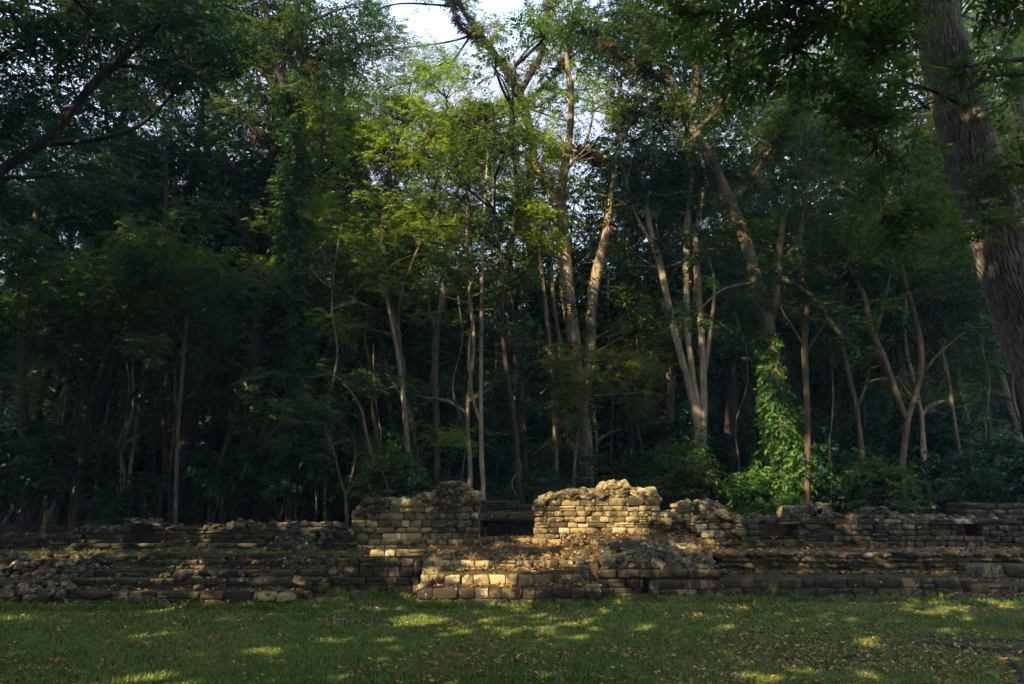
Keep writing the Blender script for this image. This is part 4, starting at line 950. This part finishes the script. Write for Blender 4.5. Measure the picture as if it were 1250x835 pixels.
tree('slender_tree', 'thin pale greenish trunk under a sunlit leafy crown on the left', 'tree', 18.6,
     [(214, 640, 6.5), (216, 560, 6), (218, 510, 6), (222, 460, 6), (227, 400, 5), (232, 350, 4)],
     [[(217, 500, 4), (213, 478, 3.5), (214, 455, 2.5)], [(225, 420, 4), (200, 370, 3), (180, 340, 2)], [(228, 400, 3), (255, 370, 2)]],
     [(200, 315, 0, 55, 24, 200), (160, 330, .2, 45, 24, 130), (250, 350, 0, 45, 30, 150), (225, 385, .2, 50, 20, 120), (180, 290, .2, 40, 16, 90), (270, 395, .2, 26, 30, 60), (180, 370, .4, 45, 20, 90)],
     M_TAN, M_BROAD, 'small', seg=10)
tree('slender_tree', 'leaning slim dark trunk with a flat dim crown near the left edge', 'tree', 20,
     [(95, 620, 13), (99, 560, 12), (110, 500, 12), (128, 445, 10), (152, 395, 8), (160, 350, 5)],
     [[(112, 495, 7), (92, 440, 6), (76, 390, 5), (60, 350, 3)], [(100, 570, 6), (150, 500, 5), (175, 460, 4), (190, 420, 3)]],
     [(60, 370, 0, 60, 24, 190), (120, 385, 0, 55, 20, 150), (20, 400, .5, 40, 26, 110), (110, 340, .4, 50, 20, 100), (90, 470, 1, 40, 22, 60)], M_DKB, M_BROAD, 'small')
tree('red_barked_tree', 'reddish crooked trunk in the shade at the far left edge', 'tree', 24,
     [(34, 620, 12), (28, 500, 12), (27, 400, 13), (28, 330, 13), (44, 268, 11), (48, 220, 9), (35, 150, 6)], [[(28, 330, 6), (10, 290, 5), (-5, 250, 4)]],
     [(45, 260, 1, 55, 40, 140), (20, 180, .5, 50, 40, 130), (90, 230, 1, 50, 35, 120)], M_RED, M_DARK, 'small')
tree('curved_tree', 'two orange-brown stems parting in a narrow V in the shade on the right', 'tree', 19.2,
     [(1100, 600, 9), (1104, 545, 9), (1108, 512, 9), (1118, 480, 9), (1125, 440, 9), (1118, 390, 8), (1106, 350, 8), (1095, 300, 6), (1088, 250, 4)],
     [[(1107, 515, 8), (1092, 475, 10), (1076, 432, 11), (1062, 400, 9), (1056, 365, 7), (1040, 330, 5)], [(1068, 410, 6), (1078, 372, 6), (1082, 355, 5), (1090, 320, 4)], [(1128, 455, 4), (1142, 436, 4), (1165, 415, 3.5), (1183, 400, 3), (1190, 372, 2)], [(1165, 415, 3), (1150, 390, 2.5), (1138, 380, 2)]],
     [(1060, 320, .4, 50, 30, 130), (1110, 290, .4, 50, 30, 130), (1020, 350, .8, 45, 28, 90), (1085, 250, .6, 50, 30, 120), (1150, 330, .8, 40, 30, 90)], M_RED, M_BROAD, 'small')
tree('slender_tree', 'orange lit straight stem just right of the vine clad tree', 'tree', 19.6,
     [(985, 610, 9), (986, 540, 8), (984, 470, 8.5), (982, 420, 9), (985, 370, 8), (976, 300, 6), (985, 230, 4)], [[(984, 430, 4), (1000, 405, 3.5), (1012, 385, 3)], [(983, 425, 4), (968, 400, 3), (955, 380, 2.5)]],
     [(990, 260, .5, 45, 35, 120), (1015, 310, .6, 35, 26, 70)], M_RED, M_BROAD, 'small')
tree('slender_tree', 'thin brown stem leaning left between the vine clad tree and the V shaped stems', 'tree', 20.4,
     [(1056, 600, 8), (1052, 550, 7), (1046, 500, 7), (1036, 455, 7), (1028, 420, 6), (1020, 370, 5)], [[(1046, 500, 5), (1060, 460, 4)]], [(1020, 350, .5, 40, 28, 90), (1000, 400, 1, 30, 22, 50)], M_TAN, M_DARK, 'small')
tree('slender_tree', 'thin brown stem rising right of the V shaped stems', 'tree', 19.8,
     [(1178, 600, 7), (1173, 560, 6), (1165, 515, 6), (1158, 465, 6), (1150, 430, 5.5), (1142, 400, 4)], [[(1150, 430, 3), (1160, 400, 2.5)]], [(1150, 370, .5, 40, 28, 90), (1190, 420, 1.4, 35, 26, 60)], M_TAN, M_DARK, 'small')
tree('slender_tree', 'pair of thin brownish stems close left of the pale twin trunk', 'tree', 21.2,
     [(680, 600, 7), (676, 480, 7), (670, 410, 6.5), (663, 350, 6), (656, 295, 5), (640, 255, 4)], [[(680, 520, 6), (684, 430, 5), (676, 370, 5), (672, 310, 4)]], [(650, 260, .5, 35, 24, 80), (670, 330, 1.2, 30, 24, 50)], M_TAN, M_FEATHER, 'small')
tree('slender_tree', 'dim reddish stem left of the pale twin trunk, above the right tall wall fragment', 'tree', 22.5,
     [(642, 610, 8), (640, 540, 8), (637, 480, 7), (632, 440, 6), (620, 400, 4)], [[(637, 480, 4), (655, 440, 3), (660, 410, 2)]], [(635, 400, .5, 40, 26, 90)], M_RED, M_DARK, 'small')
tree('slender_tree', 'pale speckled stem leaning left behind the tall left wall fragment', 'tree', 20.6,
     [(503, 600, 6), (497, 540, 7), (493, 490, 7), (487, 440, 6), (478, 395, 5), (470, 350, 4)], [[(493, 490, 3), (470, 455, 2.5), (450, 470, 2)]], [(470, 345, .4, 40, 22, 80)], M_PALE, M_BROAD, 'small')
tree('slender_tree', 'mottled thicker stem behind the leafy bush left of the tall wall', 'tree', 22.6,
     [(476, 600, 10), (475, 540, 10), (474, 470, 10), (466, 420, 9), (458, 350, 8), (452, 280, 6)], [], [(450, 300, 1, 45, 30, 100), (440, 400, 1.5, 36, 30, 80)], M_TAN, M_BROAD, 'small')
T_ = tree('dead_sapling', 'bare crooked dead sapling bending left behind the left wall', 'tree', 18.3,
     [(424, 640, 5), (423, 600, 4.5), (446, 588, 4.5), (456, 568, 5), (452, 550, 5), (445, 520, 5), (441, 500, 4.5), (428, 478, 3)],
     [[(456, 568, 4), (468, 578, 3), (474, 600, 2)], [(424, 610, 4), (414, 580, 3), (408, 550, 2)], [(424, 600, 3), (434, 560, 2.5), (430, 530, 2)]], [], M_RED)

# ---- middle-distance trees: four grown kinds, then copies
def proto(name, h, r, leaf, bark, kind, n, tr, lean=.06, low=.35, scale=1.0):
    T = empty(name, (0, 0, 0), 'x', 'tree'); k = 7
    z = np.linspace(-.4, h * .9, k); w = np.cumsum(rng.normal(0, lean * h / k * 1.3, (k, 2)), 0); w[0] = 0
    pts = np.c_[w, z]; A, W = Acc(), Acc(); add_tube(W, pts, tr * np.linspace(1.15, .25, k), .5, seg=9, step=.8)
    for i in range(13):
        f = rng.uniform(low, 1); zz = h * f; az = rng.uniform(0, 6.28); rr = r * (1 - .3 * abs(f - .65)) * rng.uniform(.1, .95)
        b = [np.interp(zz * .8, z, pts[:, 0]), np.interp(zz * .8, z, pts[:, 1]), zz * .8]
        c = np.array([b[0] + math.cos(az) * rr, b[1] + math.sin(az) * rr, zz]); q = r * rng.uniform(.35, .6)
        crown_blob(A, W, c, [q, q, q * .55], n // 13, kind, b, 14, scale)
    A.build('crown', leaf, T); W.build('trunk', bark, T, smooth=True); return T
protos = [proto('forest_tree', 21, 4.2, M_DARK, M_DKB, 'broad', 2300, .22, low=.3), proto('forest_tree', 17, 3.6, M_BROAD, M_TAN, 'broad', 2000, .17, low=.28),
          proto('forest_tree', 24, 4.6, M_WARM, M_TAN, 'small', 2700, .24, low=.42, scale=1.25), proto('forest_tree', 12, 3.0, M_DARK, M_DKB, 'big', 1300, .11, low=.2)]
KID = {p_: list(p_.children) for p_ in protos}
used = set()
def place(p_, x, y, rz, s, label, group):
    if p_ not in used: used.add(p_); o = p_
    else:
        o = p_.copy(); COL.objects.link(o)
        for c in KID[p_]: d = c.copy(); COL.objects.link(d); d.parent = o
    o.location = (x, y, float(H(x, y))); o.rotation_euler = (0, 0, rz); o.scale = (s, s, s); o['label'] = label; o['group'] = group
    return o
zone = lambda px: ('left end' if px < 310 else 'left middle' if px < 600 else 'right middle' if px < 900 else 'right end')
cnt = 0; tries = 0; spots = []
while cnt < 84 and tries < 3000:
    tries += 1
    y = rng.uniform(24, 46); px = rng.uniform(-120, 1370); x = (px - 625) * pxm(y, 6)
    if any((x - a) ** 2 + (y - b) ** 2 < 6.0 for a, b in spots): continue
    mid = 480 < px < 790
    k = rng.choice(4, p=[.15, .45, .0, .4] if mid else [.3, .3, .25, .15])
    if 640 < px < 800 or 470 < px < 600: k = 3
    spots.append((x, y)); cnt += 1; z = zone(px)
    nm = ['tall dark crowned tree', 'mid height green tree', 'tall warm green tree', 'short dark broad leaved tree'][k]
    place(protos[k], x, y, rng.uniform(0, 6.28), rng.uniform(.85, 1.2) * (.95 if mid else 1.05), f'{nm} deep behind the {z} of the ruin', f'{nm}s behind the {z}')

# ---- undergrowth behind the ruin
def bush(kind, leaf, h, r, n):
    B = empty('bush', (0, 0, 0), 'x', 'bush'); A, W = Acc(), Acc()
    for i in range(8):
        az = rng.uniform(0, 6.28); rr = r * rng.uniform(.1, .7); z = h * rng.uniform(.25, .85)
        c = np.array([math.cos(az) * rr, math.sin(az) * rr, z]); q = r * rng.uniform(.35, .55); crown_blob(A, W, c, [q, q, q * .8], n // 8, kind, [0, 0, .05], 10)
    A.build('foliage', leaf, B); W.build('stems', M_DKB, B, smooth=True); return B
bps = [bush('broad', M_BROAD, 2.6, 1.3, 420), bush('big', M_DARK, 3.2, 1.5, 380), bush('small', M_DARK, 2.2, 1.2, 420), bush('broad', M_VINE, 2.4, 1.2, 420)]
for b_ in bps: KID[b_] = list(b_.children)
named = [(905, 20.2, 3, 1.0, 'bright leafy bush at the left foot of the vine clad tree'), (835, 20.6, 0, 1.15, 'green bush filling the gap right of the tall sunlit wall'),
         (790, 22, 0, 1.0, 'rounded bush under the pale three stemmed tree'), (1010, 20.2, 1, 1.0, 'dark bush just right of the vine clad tree'), (1085, 18.9, 0, 1.0, 'leafy bush at the foot of the V shaped stems'),
         (1170, 19.2, 1, 1.0, 'broad leaved bush behind the right recess of the upper wall'), (1245, 19.5, 1, 1.2, 'large dim bush behind the block at the right edge'), (470, 19.4, 0, 1.15, 'leafy bush behind the left side of the tall left wall fragment'),
         (352, 19.2, 1, 1.05, 'broad leaved bush at the foot of the ivy clad tree'), (525, 20.6, 2, 1.1, 'small leaved bush behind the peak of the tall left wall'), (618, 21.5, 2, .9, 'low dark bush seen through the doorway gap'), (690, 20.8, 2, 1.2, 'dark bush behind the tall sunlit wall under the twin trunk'),
         (955, 19.0, 3, .7, 'small bright bush on the wall top beside the vine clad tree'), (150, 19.4, 2, 1.1, 'dim bush behind the arched hollow in the left wall'), (270, 19.6, 1, 1.0, 'dim broad leaved bush behind the middle of the left wall'), (40, 19.6, 1, 1.15, 'dark bush behind the left end of the ruin'),
         (410, 20.8, 2, 1.2, 'dark small leaved bush behind the bare dead sapling'), (740, 19.6, 3, .75, 'small green bush peeping over the tall sunlit wall')]
for px, y, k, s, lab in named:
    o = place(bps[k], (px - 625) * pxm(y, 2), y, rng.uniform(0, 6.28), s * .82, lab, 'bushes behind the ruin')
for j in range(50):
    y = rng.uniform(22, 34); px = -80 + 1420 * (j + rng.uniform(0, 1)) / 50
    z = zone(px); k = int(rng.choice([0, 2, 2, 1, 1])); nm = ['green leafy bush', 'dark broad leaved bush', 'dark small leaved bush'][k]
    place(bps[k], (px - 625) * pxm(y, 3), y, rng.uniform(0, 6.28), rng.uniform(.9, 1.45), f'{nm} in shade behind the {z} of the ruin', f'{nm}es in shade behind the {z}')
# thin saplings and poles crowding the shade
def pole(bark, h, r, ncl):
    T = empty('sapling', (0, 0, 0), 'x', 'sapling'); k = 8; z = np.linspace(-.3, h, k); w = np.cumsum(rng.normal(0, .16, (k, 2)), 0) + np.outer(z, rng.normal(0, .06, 2)); w[0] = 0
    pts = np.c_[w, z]; A, W = Acc(), Acc(); add_tube(W, pts, r * np.linspace(1.1, .4, k), .5, seg=7, step=.4, wob=.1)
    for i in range(ncl):
        f = rng.uniform(.25, 1); b = [np.interp(h * f, z, pts[:, 0]), np.interp(h * f, z, pts[:, 1]), h * f]; az = rng.uniform(0, 6.28)
        cpt = np.array(b) + [math.cos(az) * .9, math.sin(az) * .9, rng.uniform(.1, .6)]; add_tube(W, [b, (np.array(b) + cpt) / 2 + [0, 0, .15], cpt], [r * .35, r * .25, .01], seg=5, step=.3)
        crown_blob(A, W, cpt, [.85, .85, .35], 46, 'small', b, 9)
    A.build('crown', M_BROAD, T); W.build('trunk', bark, T, smooth=True); return T
pps = [pole(M_TAN, 9, .07, 6), pole(M_PALE, 11, .06, 5), pole(M_DKB, 12, .09, 7), pole(M_RED, 8, .05, 6)]
for p_ in pps: KID[p_] = list(p_.children)
for j in range(60):
    y = rng.uniform(19.5, 31); px = -20 + 1290 * (j + rng.uniform(0, 1)) / 60; k = int(rng.integers(0, 4)); z = zone(px)
    if 670 < px < 745 or 775 < px < 1000: y = max(y, 24 + (y - 19.5) * .5)
    nm = ['thin brown sapling', 'thin pale sapling', 'thin dark sapling', 'thin reddish sapling'][k]
    place(pps[k], (px - 625) * pxm(y, 3), y, rng.uniform(0, 6.28), rng.uniform(.8, 1.35), f'{nm} in shade behind the {z} of the ruin', f'{nm}s in shade behind the {z}')
# small understory tree with big flat leaves
tree('understory_tree', 'small tree with flat layered leaves behind the bench, below the twin trunk', 'tree', 21,
     [(700, 600, 4), (704, 540, 4), (712, 490, 3.5), (720, 455, 3)], [[(712, 490, 3), (735, 470, 2), (750, 460, 1.5)]], [(735, 470, 0, 40, 14, 60), (700, 490, 0, 34, 14, 50), (750, 440, .2, 30, 12, 40), (690, 530, 0, 30, 16, 40), (775, 480, 0, 24, 12, 30)], M_TAN, M_WARM, 'feather')
tree('understory_tree', 'small sapling with a flat tier of big leaves behind the left wall', 'tree', 18.9,
     [(360, 640, 4), (361, 590, 3.5), (358, 550, 3), (356, 530, 2)], [], [(355, 538, 0, 26, 9, 34), (335, 548, 0, 14, 7, 12), (375, 552, 0, 14, 7, 12)], M_DKB, M_BROAD, 'big')

# hanging vines (thin stems dropping from the canopy)
for k_, (px, pyt, pyb, Y) in enumerate([(205, 230, 620, 21), (440, 300, 560, 22.5), (455, 420, 620, 19.5), (560, 300, 590, 21), (612, 240, 560, 23), (628, 560, 620, 19), (745, 330, 600, 23), (778, 560, 420, 22), (905, 380, 610, 21), (1015, 430, 620, 20), (1205, 380, 600, 20), (150, 430, 620, 19.5), (388, 540, 630, 18.8)]):
    L_ = [P(px + rng.normal(0, 5), pyt + (pyb - pyt) * f, Y) for f in np.linspace(0, 1, 6)]
    a = Acc(); add_tube(a, L_, [.022] * 6, .5, seg=6, step=.3); o = a.build('hanging_vine', M_TAN, smooth=True)
    tag(o, 'thin bare vine stem hanging in the forest behind the ruin', 'vine', 'hanging vine stems')

# ---- far wood closing the view
def farwood(nf):
    A = Acc(); x = rng.uniform(-58, 58, nf); y = rng.uniform(47, 60, nf); top = 15.5 + 6 * fbm(x, y, 51, .16, 3) - 1.5 * np.exp(-((x - 3) / 4) ** 2)
    z = H(x, y) + (top) * rng.uniform(0, 1, nf) ** .8
    c = np.c_[x, y, z] + rng.normal(0, .4, (nf, 3)); az = rng.uniform(0, 6.28, nf); d = unit(np.c_[np.cos(az), np.sin(az), rng.normal(0, .4, nf)])
    V, F, R = sprays(c, d, .9, 7, .42, .2, 1, .2); A.add(V, F, R)
    for _ in range(95):
        xx, yy2 = rng.uniform(-55, 55), rng.uniform(47, 58); h = float(H(xx, yy2)); add_tube(A, [[xx, yy2, h], [xx + rng.normal(0, .4), yy2, h + 8], [xx + rng.normal(0, 1), yy2, h + 15]], [.25, .2, .1], .1, seg=6, step=3)
    o = A.build('far_wood', M_DARK, stuff=True); tag(o, 'dense dark forest mass far behind the ruin', 'forest')
farwood(42000)
# ------------------------------------------------------------------ light
SEL = math.radians(33); SD = np.array([-.60 * math.cos(SEL), -.80 * math.cos(SEL), math.sin(SEL)])
sun = bpy.data.lights.new('sun', 'SUN'); sun.energy = 5.0; sun.angle = math.radians(.5); sun.color = (1.0, .82, .55)
so_ = bpy.data.objects.new('sun', sun); COL.objects.link(so_); so_.rotation_euler = Vector(SD).to_track_quat('Z', 'Y').to_euler(); so_.location = (-20, -30, 40)
# ---- unseen trees added to block the sun, crowns carved open over chosen lit places
e1 = np.array([.8, -.6, 0.]); e2 = np.cross(SD, e1); e2 *= np.sign(e2[2])
TG = [(650, 60, 26, 4, .95), (820, 60, 20, 3.5, .9), (900, 80, 20, 2.5, .6), (480, 60, 21, 3.0, .95), (420, 210, 21, 3.2, .95), (560, 150, 21, 3, .95), (380, 290, 20, 2.2, .9), (640, 180, 22, 3, .9), (760, 100, 21, 3, .85), (520, 270, 21, 3, .9), (250, 690, 13.6, 1.8, .45), (90, 690, 13.8, 1.8, .35), (350, 700, 13.6, .9, .5), (510, 625, 16, .6, .8), (455, 640, 16, .6, .6), (560, 690, 13.8, .8, .9), (640, 705, 13.4, .8, .6), (700, 715, 13.2, .6, .4), (450, 690, 13.9, .8, .45), (560, 665, 15.3, 1, .5), (1000, 690, 14.2, 1.2, .35), (1150, 665, 15, 1.5, .25), (660, 668, 15.5, 1.6, .5), (60, 645, 15.7, 1, .3), (240, 640, 15.8, 1, .35), # lit places: px,py,Y, radius m, openness
 (735, 615, 16, 1.5, 1), (770, 625, 16, 1.1, 1), (690, 620, 16, .9, .9), (690, 640, 16, .8, .8), (715, 660, 15.8, 1.0, .9), (800, 655, 15.8, .5, .8), (560, 703, 13.3, 1.0, 1), (600, 712, 13.1, .6, .7), (610, 690, 13.9, .7, .8), (550, 635, 16, .7, .75), (480, 650, 16, .6, .5), (850, 630, 16, .7, .6), (800, 670, 15.0, 1.3, .26), (900, 655, 15.6, 1.2, .4),
 (515, 755, 12.3, .35, .9), (250, 828, 8.0, .5, .6), (930, 815, 8.3, .5, .6), (700, 775, 10.5, 2.2, .16), (1180, 740, 13, .22, 1), (460, 800, 9, 1.2, .08), (850, 770, 11, 1.6, .14), (640, 735, 13, 1.5, .3), (370, 660, 15, .6, .35), (640, 625, 17, .6, .5), (1010, 670, 15, 2, .15), (1020, 625, 16, .8, .35), (1100, 700, 14, 1, .15), (340, 735, 12.8, .5, .4), (165, 733, 12.8, .4, .25), (455, 700, 13.9, .6, .3),
 (955, 560, 19.4, 1.4, 1), (942, 470, 19.6, 1.2, .9), (910, 590, 20, .9, .2), (960, 600, 20, .5, 1), (830, 570, 20, 1.2, .25), (490, 190, 21, 4.2, .95), (610, 200, 22, 3.2, .9), (430, 320, 20.5, 3.0, .95), (540, 330, 22, 2.6, .8), (660, 240, 22, 2.5, .85), (350, 60, 20, 3.5, .5), (570, 430, 22, 2.5, .4), (690, 330, 22, 2.2, .9), (705, 430, 22, 1.4, .7), (725, 360, 22, 1.2, .8), (830, 330, 21, 2.2, .65), (730, 380, 22, 1.4, .6), (700, 60, 26, 5.0, .9), (820, 50, 20, 3.4, .85), (930, 380, 20, 1.6, .45), (985, 400, 19.6, 1.6, .45), (550, 60, 25, 3.5, .8), (880, 250, 20, 2.0, .4), (400, 60, 20, 2.5, .4),
 (200, 320, 18.6, 1.6, .55), (230, 380, 18.6, .9, .35), (540, 350, 22, 1.1, .6), (588, 400, 19.5, 1.1, .5), (500, 500, 20.5, 1.0, .45), (740, 470, 21, 1.0, .5), (1180, 200, 10, .3, .0), (250, 40, 20, 2.0, .3), (1110, 440, 19, 1.0, .3), (1030, 300, 20, 2, .25), (300, 600, 18, .5, 0)]
TGp = np.array([P(a, b, c) for a, b, c, _, _ in TG]); TGr = np.array([t[3] for t in TG]); TGo = np.array([t[4] for t in TG])
ta, tb = TGp @ e1, TGp @ e2
NG = 9500
ga = rng.uniform(-44, 12, NG * 2); gb_ = rng.uniform(-2, 46, NG * 2)
d = np.sqrt((ga[:, None] - ta) ** 2 + (gb_[:, None] - tb) ** 2)
op = (TGo * np.clip(1.6 - d / TGr, 0, 1)).max(1)
CLp = np.array([P(1185, 180, 10), P(1210, 270, 10), P(1250, 380, 10), P(1165, 90, 10)])
dc = np.sqrt((ga[:, None] - CLp @ e1) ** 2 + (gb_[:, None] - CLp @ e2) ** 2).min(1); op = np.where(dc < 1.6, op * .04, op)
keep = rng.uniform(0, 1, len(ga)) > op; ga, gb_ = ga[keep], gb_[keep]
pos = np.zeros((len(ga), 3)); ok = np.zeros(len(ga), bool)
for t in np.arange(6, 60, 1.0):      # first point along the ray that lies well outside the picture and above the ground
    q = ga[:, None] * e1 + gb_[:, None] * e2 + (t + rng.uniform(0, 3, len(ga)))[:, None] * SD
    x, yv, dd = proj(q)
    outside = (dd < .3) | (x < -260) | (yv < -330)
    good = outside & (q[:, 2] > 5) & ~ok & (q[:, 1] < 24)
    pos[good] = q[good]; ok |= good
pos = pos[ok]
print('canopy clumps', len(pos), 'height', pos[:, 2].min(), pos[:, 2].max())
SH = [(-13, 3), (-17, 10), (-20, 17), (-8, -4), (-3, -7), (4, -6), (10, -4), (-14, -6), (-24, 5), (-7, -14), (3, -14), (-20, -6)]
SHn = np.array(SH, float); own = np.argmin(((pos[:, None, :2] - SHn) ** 2).sum(-1), 1)
for i, (tx, ty) in enumerate(SH):
    q = pos[own == i]
    if len(q) < 20: continue
    T = empty('sun_blocker_tree', (tx, ty, float(H(tx, ty))), 'added unseen tree outside the view, crown carved to steer the sunlight', 'tree', 'unseen trees shaping the sunlight')
    zt = float(np.percentile(q[:, 2], 30)); a = Acc(); top = [tx + (q[:, 0].mean() - tx) * .3, ty + (q[:, 1].mean() - ty) * .3, zt]
    add_tube(a, [[tx, ty, -.2], [tx + .2, ty, zt * .5], top], [.45, .36, .22], .5, seg=12, step=.6)
    W = a
    for j in rng.choice(len(q), min(24, len(q)), replace=False):
        mid = (np.array(top) + q[j]) / 2 + rng.normal(0, .4, 3); add_tube(W, [top, mid, q[j]], [.12, .08, .03], .5, seg=6, step=.8)
    W.build('trunk', M_TAN, T, smooth=True)
    kk = 7; c = np.repeat(q, kk, 0) + rng.normal(0, .26, (len(q) * kk, 3)); nr = unit(SD + rng.normal(0, .5, c.shape))
    dv = unit(np.cross(nr, rng.normal(0, 1, c.shape))); V, F = leafquads(c, dv, nr, rng.uniform(.45, .7, len(c)), .34, .1)
    A = Acc(); A.add(V, F, np.repeat(rng.uniform(0, 1, len(c)), 4)); A.build('crown', M_DARK, T)

w = bpy.data.worlds.new('World'); C.world = w; w.use_nodes = True; nt = w.node_tree; nt.nodes.clear(); n = N(nt)
sky = n('ShaderNodeTexSky', sky_type='NISHITA', sun_disc=False, sun_elevation=SEL, sun_rotation=math.atan2(SD[0], SD[1]), air_density=1.0, dust_density=2.0, ozone_density=1.5)
cl = n.noise(2.2, 5, .6, n('ShaderNodeTexCoord').outputs['Generated'])
white = n.ramp(cl, [(.3, (7.2, 7.6, 9.6)), (.7, (9.0, 9.2, 10.6))])
col = n.mix(.82, sky.outputs[0], white)
# thin overcast: dim near the skyline, bluish and bright overhead, a glow of haze round the sun
dr = n('ShaderNodeTexCoord').outputs['Generated']; zz = n('ShaderNodeSeparateXYZ', {0: dr}).outputs[2]
dt = n('ShaderNodeVectorMath', {0: dr, 1: tuple(SD)}, operation='DOT_PRODUCT').outputs['Value']
up = n.ramp(zz, [(0, (.40, .40, .43)), (.6, (.42, .42, .46)), (.85, (1.0, 1.55, 2.3)), (1, (1.1, 1.75, 2.7))])
gl = n.ramp(dt, [(.0, (0, 0, 0)), (.7, (.6, .65, .7)), (1, (1.5, 1.35, 1.1))])
col = n.mix(1.0, col, n.mix(1.0, up, gl, 'ADD'), 'MULTIPLY')
bg = n('ShaderNodeBackground', {'Color': col, 'Strength': .09})
wo = nt.nodes.new('ShaderNodeOutputWorld'); nt.links.new(bg.outputs[0], wo.inputs[0])

cam = bpy.data.cameras.new('camera'); cam.lens = 36 * FPX / 1250; cam.sensor_width = 36; cam.clip_end = 2000; cam.clip_start = .05
co = bpy.data.objects.new('camera', cam); COL.objects.link(co); co.location = (0, 0, CZ); co.rotation_euler = (math.radians(90 + 14.2), 0, 0); C.camera = co
C.view_settings.view_transform = 'Standard'; C.view_settings.look = 'None'; C.view_settings.exposure = 1.78; C.view_settings.gamma = 1
C.cycles.max_bounces = 5; C.cycles.diffuse_bounces = 3; C.cycles.transmission_bounces = 3; C.cycles.glossy_bounces = 2; C.cycles.sample_clamp_indirect = 4
C.cycles.use_denoising = True
# ------------------------------------------------------------------ blue haze added to lift the forest shadows
HZ = .0006
bx = np.array([[x, y, z] for z in (-6, 70) for y in (-330, 740) for x in (-540, 540)], float)

m, nt = newmat('shadow_lift_haze'); n = N(nt)
pv = nt.nodes.new('ShaderNodeVolumePrincipled'); pv.inputs['Color'].default_value = (.38, .80, 1.0, 1); pv.inputs['Density'].default_value = HZ; pv.inputs['Anisotropy'].default_value = 0
wo2 = nt.nodes.new('ShaderNodeOutputMaterial'); nt.links.new(pv.outputs[0], wo2.inputs['Volume'])
hz = mk('haze', bx, np.array([[0, 2, 3, 1], [4, 5, 7, 6], [0, 1, 5, 4], [2, 6, 7, 3], [0, 4, 6, 2], [1, 3, 7, 5]]), m, stuff=True)
tag(hz, 'blue haze volume added to lift the dark forest shadows', 'haze')
C.cycles.volume_bounces = 0; C.cycles.volume_step_rate = 10; C.cycles.volume_max_steps = 32
